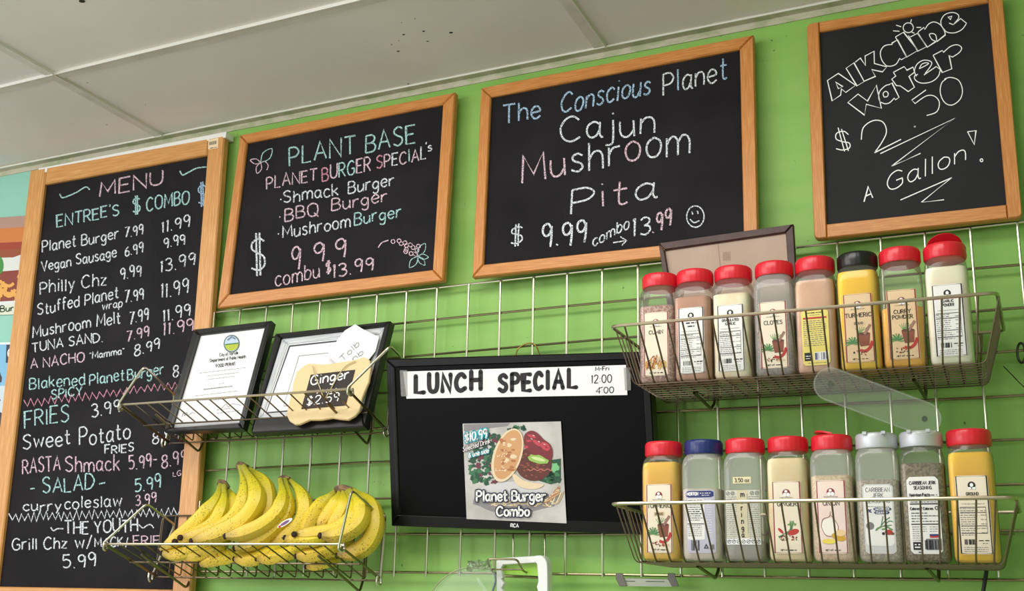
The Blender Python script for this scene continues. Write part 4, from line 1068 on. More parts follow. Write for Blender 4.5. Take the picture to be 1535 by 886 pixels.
# ---------------------------------------------------------------- sloping baskets at the left
def slope(label, dz, hL, hR, group):
    root = thing('sloping_wire_basket', label, 'wire basket', (0.22, -0.03, -0.34 + dz), group)
    xl, xr, yf, yb = -0.075, 0.522, -0.19, -0.03
    zf, zb = -0.259 + dz, -0.3195 + dz
    W = M['wire']
    tube('front_rim', [(xl - .01, yf, zf + 0.001), (xr - .004, yf, zf + 0.001), (xr + .004, yf + 0.006, zf - .002)], 0.0026, M['rim'], root)
    for x in (xl, xr): tube('side_bar', [(x, yf, zf - .003), (x, yb, zb)], 0.0026, W, root)
    zq = lambda y: zf - .003 + (zb - zf + .003) * (y - yf) / (yb - yf)
    tube('middle_wire', [(xl, -0.115, zq(-.115) - .004), (xr, -0.115, zq(-.115) - .004)], 0.002, W, root)
    tube('back_wire', [(xl, yb, zb - .003), (xr, yb, zb - .003)], 0.002, W, root)
    n = 18; top = zb + 0.135
    for i in range(n):
        x = xl + 0.004 + (xr - xl - 0.008) * i / (n - 1)
        tube('slat_wire', fillet([(x, yf, zf - .001), (x, yb, zb), (x, yb + 0.006, top)], 0.006), 0.0017, W, root, n=6)
    tube('fence_wire', fillet([(xl, yb, zb), (xl, yb + .006, top), (xr, yb + .006, top), (xr, yb, zb)], 0.015), 0.002, W, root)
    for x in (0.008, 0.462):
        tube('support_bracket', fillet([(x - .01, -.16, zq(-.16) - .006), (x + .01, -0.03, zb - 0.026), (x + .006, -0.013, zb - .004), (x + .006, -0.010, top + .03)], 0.008), 0.0028, W, root)
        g = Mesh(); box_into(g, (x - .002, -.014, top + .018), (x + .014, .004, top + .034), M['brass']); g.build('grid_hook', root)
    for (a1, a2), x in ((hL, xl), (hR, xr)):
        s_ = -1 if x == xl else 1
        A1, A2 = at(a1[0], a1[1], -0.185), at(a2[0], a2[1], -0.05)
        F0 = Vector((x, yf, zf)); B0 = Vector((x, yb - .012, zb))
        cu = lambda P, q: [P + Vector((q * .002, 0.008, .004)), P + Vector((q * .004, 0.008, -.008)), P + Vector((q * .003, 0, -.012)), P + Vector((q * .001, -.007, -.008)), P + Vector((q * .002, -.006, .004))]
        pts = [tuple(v) for v in cu(F0, s_)]
        pts = catmull(pts, 3)[:-1] + [tuple(v) for v in fillet([F0 + Vector((s_ * .002, -.006, .004)), A1, A2, B0 + Vector((s_ * .002, .006, .004))], 0.012)]
        pts += catmull([tuple(v) for v in [B0 + Vector((s_ * .002, .006, .004)), B0 + Vector((s_ * .003, .007, -.008)), B0 + Vector((s_ * .003, 0, -.013)), B0 + Vector((s_ * .001, -.007, -.007)), B0 + Vector((s_ * .002, -.006, .006))]], 3)[1:]
        tube('handle', pts, 0.0026, M['steel'], root)
    return root
slope('upper sloping wire basket with raised wire handles, holding the framed certificates', 0.0, ((216, 549), (262, 593)), ((585, 519), (606, 540)), 'sloping wire baskets')
slope('lower sloping wire basket with raised wire handles, holding the bananas', -0.306, ((220, 755), (262, 787)), ((527, 735), (578, 780)), 'sloping wire baskets')

# ---------------------------------------------------------------- framed certificates
co_ = [(297, 499), (414, 486), (371, 648), (253, 652)]
ci_ = [(306, 507.5), (403, 496), (365, 638.5), (265.5, 645.5)]
mc = Plane(co_[0], co_[1], co_[3], -0.030, -0.100)
root = thing('framed_certificate', 'white food permit certificate with a round green and blue seal in a black frame', 'certificate', mc(312, 650))
rails(root, mc, co_, ci_, M['black_frame'], th=0.020, bev=1.6)
g = Mesh(); prism_into(g, mc, inset(ci_, -2), 0.001, 0.012, M['paper']); g.build('certificate_sheet', root)
a = Art(lambda x, y, l=0: mc(x, y, 0.012 + l))
G1 = mat('seal_rim', C(90, 110, 104), .5)
a.ell(352, 519, 12.2, 13.4, G1, .0003, rot=.1); a.ell(352, 519, 10.4, 11.6, mat('seal_sky', C(186, 206, 226), .5), .0006)
a.poly([(342.5, 521), (361.8, 518.6), (362, 523), (358, 528), (352, 530), (346, 528), (343, 525)], mat('seal_green', C(176, 186, 60), .5), .0009)
a.line([(342.4, 520.6), (362, 518.4)], 1.6, grn, .0012); a.line([(346, 514), (352, 509), (358, 512)], 2.4, mat('seal_blue', C(110, 130, 160), .5), .0010)
sl = -.118
def ct(t, x0, x1, y, h, wd=.7, m=K): a.text(t, x0, y, x1, y + (x1 - x0) * sl, h, wd, m, .0003, lean=-.1, serif=False)
ct('City of Norfolk', 334, 362, 538, 4.5, .8); ct('Department of Public Health', 320, 373, 546.5, 4.5, .8); ct('FOOD PERMIT', 329, 358, 554.5, 4.5, .9)
for x0, x1, y in ((304, 374, 563), (316, 364, 567.5), (316, 357, 572.5), (333, 341, 579), (310, 353, 587), (298, 360, 597), (318, 344, 604.5), (330, 352, 618), (330, 365, 623)):
    a.micro(x0, y, x1, y + (x1 - x0) * sl, .8, M['grey_ink'], .0003)
a.line([(310, 587.8), (354, 582.8)], .6, GI, .0003)
a.line(catmull([(278, 628), (280, 622), (282, 627), (285, 621), (287, 626), (293, 622), (297, 624)], 3), .7, GI, .0003)
a.line(catmull([(331, 613), (336, 616), (344, 609), (347, 614), (353, 609), (366, 611)], 3), .7, GI, .0003)
a.build('printed_text', root)

do = [(419, 506), (592, 487.5), (553, 646), (384, 655)]
di = [(427, 512), (582, 494.5), (548, 623), (389.5, 634.5)]
md = Plane(do[0], do[1], do[3], -0.030, -0.105)
root = thing('framed_document', 'document in a black frame with silver moulding, partly hidden by the ginger sign', 'picture frame', md(470, 652))
rails(root, md, do, di, M['black_frame'], th=0.020, bev=1.4)
silver = noisy('silver_moulding', C(176, 180, 186), C(214, 216, 220), scale=1, stretch=(2, 70, 1), coords='UV', rough=0.35)
di2 = [(436, 520), (572, 505.5), (541, 613), (399, 625)]
rails(root, md, di, di2, silver, th=0.015, bev=2.6)
g = Mesh(); prism_into(g, md, inset(di2, -2), 0.001, 0.010, M['paper']); g.build('document_sheet', root)
a = Art(lambda x, y, l=0: md(x, y, 0.010 + l))
di3 = inset(di2, 2.5); bd = mat('beaded_border', C(70, 74, 84), .5)
a.line(di3, 2.2, bd, .0004, closed=True)
a.line([(452, 537), (560, 526), (538, 606), (429, 612)], .8, GI, .0004, closed=True)
a.build('printed_border', root)

# tan cut board sign with twine and its black price plate
ts = [(458, 549.5), (466, 546.5), (487, 548.5), (517, 544), (530, 542), (547, 537), (556, 542), (558, 551), (554.7, 574), (549, 587), (544, 600), (541, 617), (534, 625), (523.6, 631), (511, 630), (500, 628), (483, 631), (466, 631), (451, 637.5), (444, 638), (436, 633), (431.5, 624), (434, 609), (439, 591.5), (442, 574), (446.5, 559)]
mt = Plane((450, 545), (550, 540), (432, 640), -0.085, -0.135)
root = thing('cutting_board_sign', 'tan bear-shaped board sign with a black plate pricing ginger', 'sign', mt(480, 636))
g = Mesh(); prism_into(g, mt, ts, 0, 0.006, mat('tan_board', C(226, 200, 152), .55), bev=.8, bl=.0015); g.build('board', root)
g = Mesh(); prism_into(g, mt, [(468.5, 564.5), (534.5, 557), (520.5, 610), (454.5, 615.5)], 0.006, 0.008, mat('price_plate_black', C(44, 34, 30), .6)); pl = g.build('price_plate', root)
a = Art(lambda x, y, l=0: mt(x, y, 0.008 + l))
a.text('Ginger', 468, 580.5, 525, 570, 14, 2.0, M['white'], lean=.12); [a.line([(x, y + 2), (x + 2, y - 3), (x + 4, y + 1)], 1.3, M['white']) for x, y in ((478, 591), (485, 590), (492, 589.5), (499, 589), (505, 588))]
a.text('$2.59', 462, 611, 510, 604, 13, 1.5, M['white'], lean=.25, up=(2.4, -13))
a.build('chalk_price', root)
tw = mat('twine', C(196, 182, 140), .8)
for p in ([(472, 552), (476, 567), (483, 584), (488, 598)], [(536, 545), (522, 552), (511, 566), (503, 580), (492, 600)]):
    tube('twine', [mt(x, y, 0.010) for x, y in catmull(p, 4)], 0.0012, tw, root, n=6)

# white note
nt_ = [(533, 486.5), (543, 493), (555, 499), (568.5, 505.5), (563, 527), (552, 541), (530, 544), (506, 545.5), (499, 540), (491, 532), (505, 512), (517, 496)]
mn = Plane((500, 490), (570, 490), (495, 545), -0.058, -0.082)
root = thing('paper_note', 'crumpled white paper note with scribbled pencil letters, stuck above the ginger sign', 'note', mn(506, 545))
g = Mesh(); prism_into(g, mn, nt_, 0, 0.0012, M['paper'])
g.build('sheet', root)
a = Art(lambda x, y, l=0: mn(x, y, 0.0012 + l))
a.text('Tolb', 514, 543, 540, 517, 8, 1.0, GI, .0003, up=(-5, -6)); a.text('nb', 531, 542, 546, 530, 8, 1.0, GI, .0003, up=(-4, -6))
a.build('pencil_writing', root)
# ---------------------------------------------------------------- television
to = [(579.5, 538), (973, 526.5), (988.5, 802.5), (587.5, 788.5)]
ti = [(594, 551), (961, 539), (975, 782), (602, 770)]
mtv = Plane(to[0], to[1], to[3], -0.118, -0.042, -0.104)
root = thing('television', 'black flat television hanging on the wire grid with two paper signs taped on it', 'television', mtv(785, 796))
rails(root, mtv, to, ti, mat('gloss_black_bezel', C(10, 10, 11), 0.3, spec=0.2), th=0.004, bev=1.5)
g = Mesh(); prism_into(g, mtv, inset(to, .6), -0.032, 0.0004, M['black']); g.build('casing', root)
g = Mesh(); prism_into(g, mtv, inset(ti, -1), 0.0002, 0.0012, M['screen']); g.build('screen', root)
a = Art(lambda x, y, l=0: mtv(x, y, 0.0042 + l))
lg = mat('logo_silver', C(214, 214, 216), .4)
a.text('RCA', 767, 789.5, 778.5, 790, 5, 1.5, lg, .0003); a.build('logo_letters', root)
g = Mesh(); lipm = mat('bezel_lip', C(70, 72, 76), .2, .3)
tube_into(g, [mtv(596, 772.5, .003), mtv(700, 776, .003)], .0011, lipm); tube_into(g, [mtv(588, 552, .003), mtv(597, 760, .003)], .0011, lipm)
g.build('bezel_lip', root, sm=True)
mb = (mtv(700, 620, -0.03) + mtv(860, 680, -0.03)) / 2
g = Mesh(); box_into(g, (mb.x - .06, -0.048, mb.z - .06), (mb.x + .06, -0.008, mb.z + .06), M['black']); g.build('wall_bracket', root)
# loop of cable tied round the grid above it
root = thing('cable_loop', 'thin brass-coloured wire loop on the grid just above the television', 'wire loop', at(790, 530, -.008))
tube('wire', [at(x, y, Y) for x, y, Y in catmull([(773, 535, -.02), (776, 524, -.012), (785, 517, -.009), (795, 514.5, -.009), (803, 518, -.009), (809, 532, -.02)], 5)], .0016, mat('brass_wire', C(150, 128, 66), .4, .8), root)

# lunch special sign
mp = mtv
root = paper_slab('lunch_special_sign', 'long white paper reading LUNCH SPECIAL, taped across the top of the television', 'sign', lambda x, y, l=0: mtv(x, y, .0042 + l), [(606, 557), (939.5, 547), (941.5, 592), (611, 597.5)], M['paper'])
a = Art(lambda x, y, l=0: mtv(x, y, .0050 + l))
def word(t, xs, y0, y1, h, wd):
    for c, (xa, xb) in zip(t, xs):
        f_ = (xa - xs[0][0]) / (xs[-1][1] - xs[0][0]); y = y0 + (y1 - y0) * f_ - random.uniform(-1, 1)
        a.text(c, xa, y, xb, y - .2, h * random.uniform(.95, 1.06), wd, M['ink'], .0002, round_=True)
word('LUNCH', ((625, 637), (645, 657), (665, 677), (685, 699), (708, 722)), 588, 583, 25, 6.8)
word('SPECIAL', ((750, 761), (769, 779), (786, 796), (803, 814), (822, 823), (832, 845), (854, 865)), 586, 581, 25, 6.4)
a.text('M-Fri', 894, 556, 914, 555, 6, 1.1, M['ink'], .0002); a.text('12:00', 888, 574.5, 918, 573, 12, 1.4, M['ink'], .0002)
a.text('-', 899, 584, 905, 582, 4, 1.2, M['ink'], .0002); a.text('4:00', 895, 590, 921, 588.5, 9, 1.3, M['ink'], .0002)
a.build('marker_lettering', root)
g = Mesh(); tp = clear('sticky_tape', (.9, .9, .88, 1), .10, .2)
prism_into(g, lambda x, y, l=0: mtv(x, y, .005 + l), [(601, 555), (612, 555), (613, 594), (603, 594)], 0, .0003, tp); g.build('tape', root)
g = Mesh(); prism_into(g, lambda x, y, l=0: mtv(x, y, .005 + l), [(936, 551), (946, 551), (947, 585), (938, 585)], 0, .0003, tp); g.build('tape', root)

# burger poster
bp_ = [(695, 635), (842, 631.5), (850.5, 784), (701, 777.5)]
root = paper_slab('burger_poster', 'square photo poster of a planet burger combo stuck on the television screen', 'poster', lambda x, y, l=0: mtv(x, y, .0042 + l), bp_, noisy('poster_linen', C(176, 172, 168), C(206, 203, 200), scale=14, rough=.4))
Bm = lambda x, y, l=0: mtv(685 + x / 4.922, 620 + y / 4.922, .0050 + l)
a = Art(Bm)
kale, kale2, kale3 = mat('kale_dark', C(34, 78, 56), .5), mat('kale_mid', C(58, 116, 78), .5), mat('kale_purple', C(110, 50, 66), .5)
bun, bun2, bun3 = mat('bun_gold', C(206, 154, 106), .45), mat('bun_crust', C(176, 112, 68), .45), mat('bun_pale', C(228, 206, 172), .45)
patty, patty2, tom, tom2 = mat('patty', C(92, 42, 34), .45), mat('patty_light', C(142, 74, 54), .45), mat('tomato', C(118, 26, 34), .3), mat('tomato_light', C(190, 60, 72), .3)
let = mat('lettuce', C(150, 186, 90), .45); bask = mat('raffia', C(190, 166, 128), .5); shade = mat('linen_grey', C(136, 132, 134), .5)
a.poly([(57, 78), (240, 72), (400, 68), (380, 90), (60, 130)], shade, .0001)
a.blob(420, 640, 290, 90, shade, .0001, .06, 24); a.ell(410, 590, 250, 90, mat('linen_light', C(206, 204, 206), .5), .00015)
a.poly([(640, 350), (774, 330), (774, 500), (700, 520), (600, 490)], kale, .0002)
for k in range(230):
    x, y = random.uniform(100, 350), random.uniform(150, 510)
    if (x > 290 and y > 440) or (x < 140 and y < 320) or (x < 200 and y < 210): continue
    a.blob(x, y, random.uniform(10, 22), random.uniform(8, 18), random.choice([kale, kale, kale, kale2, kale3] if x > 150 else [kale, kale2]), .0003 + k * .0000012, .4, 9)
for k in range(14): a.blob(random.uniform(390, 510), random.uniform(95, 140), 16, 14, random.choice([kale, kale2]), .0006, .4, 9)
for k in range(24): a.blob(random.uniform(650, 765), random.uniform(380, 495), 24, 18, random.choice([kale, kale, kale2]), .0006, .3, 9)
a.blob(725, 395, 34, 34, mat('lettuce_pale', C(120, 190, 130), .45), .0007, .2, 12)
a.ell(575, 370, 135, 125, patty, .0008, rot=.1, n=30)
for k in range(60):
    t = random.uniform(0, 2 * PI); r_ = random.uniform(0, 1) ** .5
    a.blob(575 + 125 * r_ * math.cos(t), 380 + 105 * r_ * math.sin(t), 10, 6, random.choice([patty2, patty2, tom]), .0009 + k * .000002, .3, 7)
a.poly(catmull([(505, 160), (550, 125), (600, 140), (650, 190), (695, 225), (715, 280), (700, 340), (620, 330), (560, 290), (510, 240)], 4, True), tom, .0012)
for x, y, r1, r2, ro in ((560, 165, 34, 10, .3), (600, 215, 40, 14, .6), (660, 240, 40, 26, .7), (540, 200, 20, 8, 0), (668, 245, 18, 8, .5), (520, 245, 16, 10, 0)): a.ell(x, y, r1, r2, tom2, .0014, rot=ro)
for x, y in ((575, 160), (560, 185), (655, 225), (615, 205)): a.ell(x, y, 9, 3, mat('gloss_spot', C(226, 190, 196), .4), .0016, rot=.5)
a.blob(605, 335, 76, 30, let, .0016, .16, 16, rot=.25); a.ell(610, 333, 52, 12, mat('lettuce_core', C(206, 222, 150), .45), .0018, rot=.25)
for k in range(22): a.ell(540 + 8 * k, 412 + 6 * math.sin(k), 5, 4, mat('sauce', C(200, 120, 110), .4), .0017, n=7)
a.poly(catmull([(415, 450), (440, 445), (500, 490), (580, 510), (650, 520), (600, 552), (520, 552), (450, 520)], 4, True), bun3, .0012)
a.ell(382, 305, 104, 205, bun3, .0018, rot=.33, n=36); a.ell(385, 300, 88, 188, bun, .0020, rot=.33, n=36)
for k in range(30): a.blob(385 + random.uniform(-50, 50), 300 + random.uniform(-120, 120), random.uniform(10, 28), random.uniform(6, 16), random.choice([bun2, bun3, bun]), .0022 + k * .000002, .3, 10)
for k in range(26): a.ell(345 + random.uniform(-50, 40), 335 + random.uniform(-70, 90), 5, 3.4, mat('sesame', C(240, 224, 190), .4), .0024, n=7, rot=random.uniform(0, 3))
for k in range(26):
    x = 240 + k * 19; a.line(catmull([(x, 655 + 20 * math.sin(k)), (x + 40, 668 - 14 * math.cos(k)), (x + 80, 640 + (0 if x < 560 else -((x - 560) * .45)))], 3), 9, random.choice([bask, shade, bun3]), .0008 + k * .000004)
for k in range(12): a.line(catmull([(650 + 8 * k, 660 - 9 * k), (690 + 6 * k, 640 - 10 * k), (765, 560 - 4 * k + 30)], 3), 6, random.choice([bask, bun2, bun3]), .0010 + k * .00001)
a.build('printed_picture', root)
a = Art(Bm)
nv, wt, cy = mat('title_navy', C(30, 30, 66), .5), M['white'], mat('title_cyan', C(40, 170, 190), .5)
def title(t, x0, x1, y, h, m1, m2, w1, w2, sl=0.0, lift=.0028):
    a = Art(Bm); a.text(t, x0, y, x1, y + sl * (x1 - x0), h, w1, m1, lift, serif=True, round_=True); a.text(t, x0, y, x1, y + sl * (x1 - x0), h, w2, m2, lift + .0006, serif=True, round_=True); a.build('printed_lettering', root)
title('Planet Burger', 158, 662, 640, 72, nv, wt, 30, 13)
title('Combo', 305, 545, 750, 68, nv, wt, 30, 13)
title('$10.99', 72, 232, 208, 62, cy, wt, 26, 10, -.22)
title('Selected Drink', 58, 256, 278, 34, mat('title_maroon', C(90, 40, 56), .5), wt, 9, 4, -.32)
title('& one side', 100, 246, 322, 30, cy, wt, 15, 6, -.26)

# ---------------------------------------------------------------- bananas
def banana_mat():
    m = mat('banana_peel', C(226, 198, 60), 0.42)
    nt = m.node_tree; b = nt.nodes['Principled BSDF']; L = nt.links.new
    tc = nt.nodes.new('ShaderNodeTexCoord')
    uvs = nt.nodes.new('ShaderNodeSeparateXYZ'); L(tc.outputs['UV'], uvs.inputs[0])
    r = nt.nodes.new('ShaderNodeValToRGB')
    e = r.color_ramp.elements
    e[0].position = 0.0; e[0].color = C(150, 150, 50); e[1].position = 0.22; e[1].color = C(206, 194, 40)
    x = e.new(0.45); x.color = C(228, 202, 56); x = e.new(0.85); x.color = C(224, 190, 70); x = e.new(1.0); x.color = C(168, 140, 60)
    L(uvs.outputs[0], r.inputs[0])
    n = nt.nodes.new('ShaderNodeTexNoise'); n.inputs['Scale'].default_value = 330; n.inputs['Detail'].default_value = 2
    L(tc.outputs['Object'], n.inputs['Vector'])
    n2 = nt.nodes.new('ShaderNodeTexNoise'); n2.inputs['Scale'].default_value = 14; L(tc.outputs['Object'], n2.inputs['Vector'])
    ad = nt.nodes.new('ShaderNodeMath'); ad.operation = 'MULTIPLY_ADD'; ad.inputs[1].default_value = 0.40; L(n2.outputs[0], ad.inputs[0]); L(n.outputs[0], ad.inputs[2])
    mr = nt.nodes.new('ShaderNodeMapRange'); mr.inputs['From Min'].default_value = 0.80; mr.inputs['From Max'].default_value = 0.87; mr.inputs['To Max'].default_value = 0.75
    L(ad.outputs[0], mr.inputs['Value'])
    mx = nt.nodes.new('ShaderNodeMix'); mx.data_type = 'RGBA'; mx.inputs[7].default_value = C(120, 76, 30)
    L(mr.outputs[0], mx.inputs[0]); L(r.outputs[0], mx.inputs[6]); L(mx.outputs[2], b.inputs['Base Color'])
    b.inputs['Subsurface Weight'].default_value = 0.0
    return m
M['banana'] = banana_mat()
M['stem'] = noisy('banana_stem', C(84, 62, 44), C(146, 118, 86), scale=90, rough=.8, bump=.3)
M['tip'] = mat('banana_tip', C(44, 24, 20), .8)
def banana(px, ya, yb, r, root, tip=True):
    """curved tapering fruit with five soft ridges; px: spine from the stem to the tip"""
    N = len(px)
    P = catmull([(x, y, ya + (yb - ya) * (i / (N - 1)) ** .8) for i, (x, y) in enumerate(px)], 7)
    W = [at(*p) for p in P]
    n = 15; T = []; L_ = [0]
    for i in range(1, len(W)): L_.append(L_[-1] + (W[i] - W[i - 1]).length)
    tot = L_[-1]
    vs, uv = [], []
    t0 = (W[1] - W[0]).normalized()
    nrm = (Vector((0, -1, 0)) - t0 * -t0.y).normalized()
    rm = r / 760.0
    for i, w_ in enumerate(W):
        t = L_[i] / tot
        tg = (W[min(i + 1, len(W) - 1)] - W[max(i - 1, 0)]).normalized()
        nrm = (nrm - tg * nrm.dot(tg)).normalized(); bi = tg.cross(nrm)
        s = t * tot
        pr = 0.36 + 0.64 * min(1, max(0, (t - .08) / .26)) ** 1.3 if t < .34 else 1.0
        if t > .72: pr = 1 - ((t - .72) / .28) ** 2.2 * .68
        for k in range(n):
            a_ = 2 * PI * k / n; rr = rm * pr * (1 + .045 * math.cos(5 * a_))
            vs.append(w_ + nrm * math.cos(a_) * rr + bi * math.sin(a_) * rr); uv.append((t, k / n))
    fs = [(i * n + k, (i + 1) * n + k, (i + 1) * n + (k + 1) % n, i * n + (k + 1) % n) for i in range(len(W) - 1) for k in range(n)]
    fs.append(tuple(range(n))); fs.append(tuple(range((len(W) - 1) * n, len(W) * n))[::-1])
    g = Mesh(); g.add(vs, fs, M['banana'], uv)
    b = g.build('banana', root, sm=True)
    if tip:
        d = (W[-1] - W[-3]).normalized(); g = Mesh()
        tube_into(g, [W[-1] - d * .002, W[-1] + d * .002, W[-1] + d * .0045], 0, M['tip'], n=10, radii=[rm * .36, rm * .38, rm * .22])
        g.build('blossom_tip', b, sm=True)
    return b
def crown(pts, r, root):
    g = Mesh(); N = len(pts)
    tube_into(g, [at(*p) for p in catmull(pts, 4)], 0, M['stem'], n=10, radii=[r / 760 * (1 - .35 * abs(i / (4 * (N - 1)) - .5)) for i in range(4 * (N - 1) + 1)])
    g.build('crown', root, sm=True)
BG = 'banana bunches in the lower sloping basket'
def bunch(label, px, crw, cr_r, fruits):
    root = thing('banana_bunch', label, 'bananas', at(px[0], px[1], -.11), BG)
    crown(crw, cr_r, root)
    for f in fruits: banana(*f[:4], root, *(f[4:5]))
bunch('leftmost banana bunch with a greyish-brown crown and tips towards the menu', (280, 832), [(327, 723, -.075), (335, 726, -.07), (341, 733, -.065)], 7,
 [([(331, 727), (324, 748), (306, 772), (282, 795), (258, 815), (240, 827)], -.075, -.15, 14.5),
  ([(336, 728), (335, 755), (322, 783), (296, 800), (268, 811), (262, 812)], -.08, -.15, 13),
  ([(340, 732), (350, 748), (350, 770), (338, 790), (318, 800)], -.06, -.10, 11),
  ([(338, 790), (320, 812), (290, 826), (262, 832), (243, 829)], -.09, -.155, 11)])
bunch('tallest banana bunch with speckled fruit, reaching above the bar of the grid', (330, 835), [(357, 697, -.07), (362, 699, -.07), (370, 702, -.07)], 7.5,
 [([(360, 699), (366, 728), (361, 758), (342, 783), (308, 798), (277, 805), (270, 806)], -.075, -.150, 13),
  ([(370, 701), (394, 722), (402, 748), (396, 775), (374, 795), (345, 806)], -.06, -.11, 14.5),
  ([(365, 700), (381, 728), (384, 752), (366, 779), (333, 797), (300, 808), (287, 812)], -.085, -.168, 15.5),
  ([(352, 800), (330, 822), (300, 832), (275, 836)], -.10, -.135, 10), ([(385, 815), (355, 832), (325, 838), (300, 846)], -.10, -.12, 12)])
bunch('middle banana bunch with a small oval fruit sticker', (400, 838), [(419, 718, -.065), (426, 717, -.065), (434, 719, -.065)], 5.5,
 [([(433, 719), (450, 738), (457, 762), (448, 788), (424, 806), (400, 814)], -.06, -.105, 13.5),
  ([(427, 719), (432, 745), (426, 773), (404, 797), (375, 815), (352, 822)], -.072, -.14, 13.5),
  ([(420, 719), (424, 744), (416, 768), (392, 788), (362, 800), (338, 804)], -.082, -.165, 13.5),
  ([(440, 808), (410, 826), (380, 838), (352, 838)], -.09, -.12, 12), ([(470, 812), (440, 828), (410, 836), (385, 838)], -.09, -.12, 11)])
bunch('banana bunch at the right end of the basket, fanned out under a flat brown crown', (500, 840), [(504, 733, -.07), (514, 732, -.075), (527, 735, -.07)], 6,
 [([(506, 734), (494, 746), (476, 764), (464, 786), (456, 806)], -.062, -.10, 13),
  ([(510, 735), (504, 752), (490, 774), (478, 794)], -.07, -.115, 11.5),
  ([(515, 736), (514, 758), (504, 780), (492, 798)], -.075, -.12, 11.5),
  ([(528, 735), (553, 754), (562, 784), (553, 812), (530, 828), (506, 832)], -.065, -.12, 15),
  ([(521, 736), (528, 756), (526, 776), (505, 793), (470, 800), (446, 802), (441, 801)], -.08, -.166, 12),
  ([(524, 736), (540, 756), (540, 780), (522, 797), (495, 803), (480, 803)], -.09, -.172, 13.5),
  ([(500, 802), (470, 810), (440, 810), (427, 806)], -.13, -.160, 11),
  ([(530, 812), (500, 824), (465, 832), (444, 834)], -.10, -.145, 12), ([(520, 836), (495, 842), (470, 848), (459, 850)], -.08, -.10, 9)])
# stickers on the fruit belong to nothing flat: small labels curved on the peel
st = thing('fruit_sticker', 'small white and red oval sticker on the middle banana bunch', 'sticker', at(432, 784, -.168), None)
a = Art(lambda x, y, l=0: at(x, y, -.1605 - l - .0006 * 0)); a.ell(427, 784, 13, 3.4, M['white'], .0003, rot=-.55); a.ell(427, 784, 8, 2.2, mat('sticker_violet', C(110, 70, 110), .5), .0006, rot=-.55); a.ell(419, 789.5, 2, 2, rdp, .0008)
a.build('oval_print', st)

# ---------------------------------------------------------------- small things along the bottom
# white plastic holder hanging on two wires
mh = Plane((748, 836), (820, 833), (748, 890), -.035, -.035)
root = thing('plastic_holder', 'white plastic holder with a green window hanging under the television', 'holder', mh(785, 900))
wp = mat('white_plastic', C(226, 228, 226), .35)
hm = lambda x, y, l=0: mh(x, y, l)
wav = [(757 + (2.5 if i % 2 else -1.5), 868 + i * 7) for i in range(6)]
g = Mesh(); prism_into(g, hm, [(747.5, 842), (750, 837), (812, 833.5), (818, 840), (818, 846), (807, 844), (758, 847), (755, 852)] + [(757.5, 866)] + wav + [(748, 903)], 0, .012, wp, bev=.8, bl=.002); g.build('front_plate', root)
sid = catmull([(806, 834), (817, 833.5), (824, 841), (826, 855), (826.5, 903)], 4) + [(812, 903)] + [(812 - (0 if i % 2 else 2.5), 896 - i * 8) for i in range(4)] + [(811, 858), (810, 846), (806, 842)]
g = Mesh(); prism_into(g, hm, sid, -.004, .018, wp, bev=.8, bl=.002); g.build('side_plate', root)
g = Mesh(); prism_into(g, hm, [(755, 848), (808, 844), (811, 858), (811, 864), (790, 862), (756, 861)], -.002, .002, mat('lime_window', C(140, 190, 50), .4)); g.build('window_card', root)
for x in (769.6, 817.0):
    tube('hanging_wire', [at(x - .4, 801, -.008), at(x - .4, 803, -.014), at(x, 836, -.032), at(x, 850, -.032)], .0016, M['steel'], root)
# wire prong bracket in front of it
root = thing('wire_prong', 'bent steel wire bracket clipped on the grid in front of the white plastic holder', 'wire bracket', at(765, 862, -.07))
tube('prong', fillet([at(800, 862, -.01), at(784, 856, -.05), at(775, 838.5, -.075), at(730, 838, -.075), at(735, 853, -.05), at(742, 862, -.008)], .008), .002, M['brass'], root)
tube('cross_rod', [at(732, 853.5, -.06), at(784, 854, -.055)], .0015, M['brass'], root)
tube('cross_rod', [at(745, 863, -.006), at(812, 866, -.006)], .0026, M['brass'], root)

# clear tub with crumpled film
root = thing('clear_plastic_tub', 'clear plastic tub with a rounded rim, only its top showing at the bottom edge', 'plastic tub', at(696, 905, -.06))
c0 = at(697, 905, -.07)
arc = [at(x, y, -.075) for x, y in catmull([(641, 905), (650, 884), (664, 868), (682, 856), (702, 851), (728, 852)], 5)]
g = Mesh(); tube_into(g, arc, .0013, mat('tub_rim', C(150, 158, 120), .3)); tube_into(g, [at(x, y, -.07) for x, y in catmull([(741, 858), (743, 870), (739, 884), (732, 905)], 4)], .0022, mat('tub_rim_dark', C(110, 120, 130), .3)); g.build('rim', root, sm=True)
g = Mesh(); P2 = [(641, 905), (650, 884), (664, 868), (682, 856), (702, 851), (728, 850), (741, 858), (743, 870), (739, 884), (732, 905)]
prism_into(g, lambda x, y, l=0: at(x, y, -.07 + l), P2, 0, .003, M['film']); g.build('wall', root)
g = Mesh(); vs = []
random.seed(5)
for j in range(6):
    for i in range(10):
        p = at(700 + i * 4.0 + random.uniform(-1.5, 1.5), 840 + j * 3.2 + random.uniform(-1.5, 1.5), -.075 + random.uniform(-.012, .012)); vs.append(p)
g.add(vs, [(j * 10 + i, j * 10 + i + 1, j * 10 + 11 + i, j * 10 + 10 + i) for j in range(5) for i in range(9)], clear('crumpled_film', (.9, .93, .93, 1), .22, .08)); g.build('crumpled_film', root)
g = Mesh(); prism_into(g, lambda x, y, l=0: at(x, y, -.076 + l), [(713, 866), (718, 866), (731, 886), (733, 892), (727, 892)], 0, .002, M['film']); g.build('straw_mark', root)

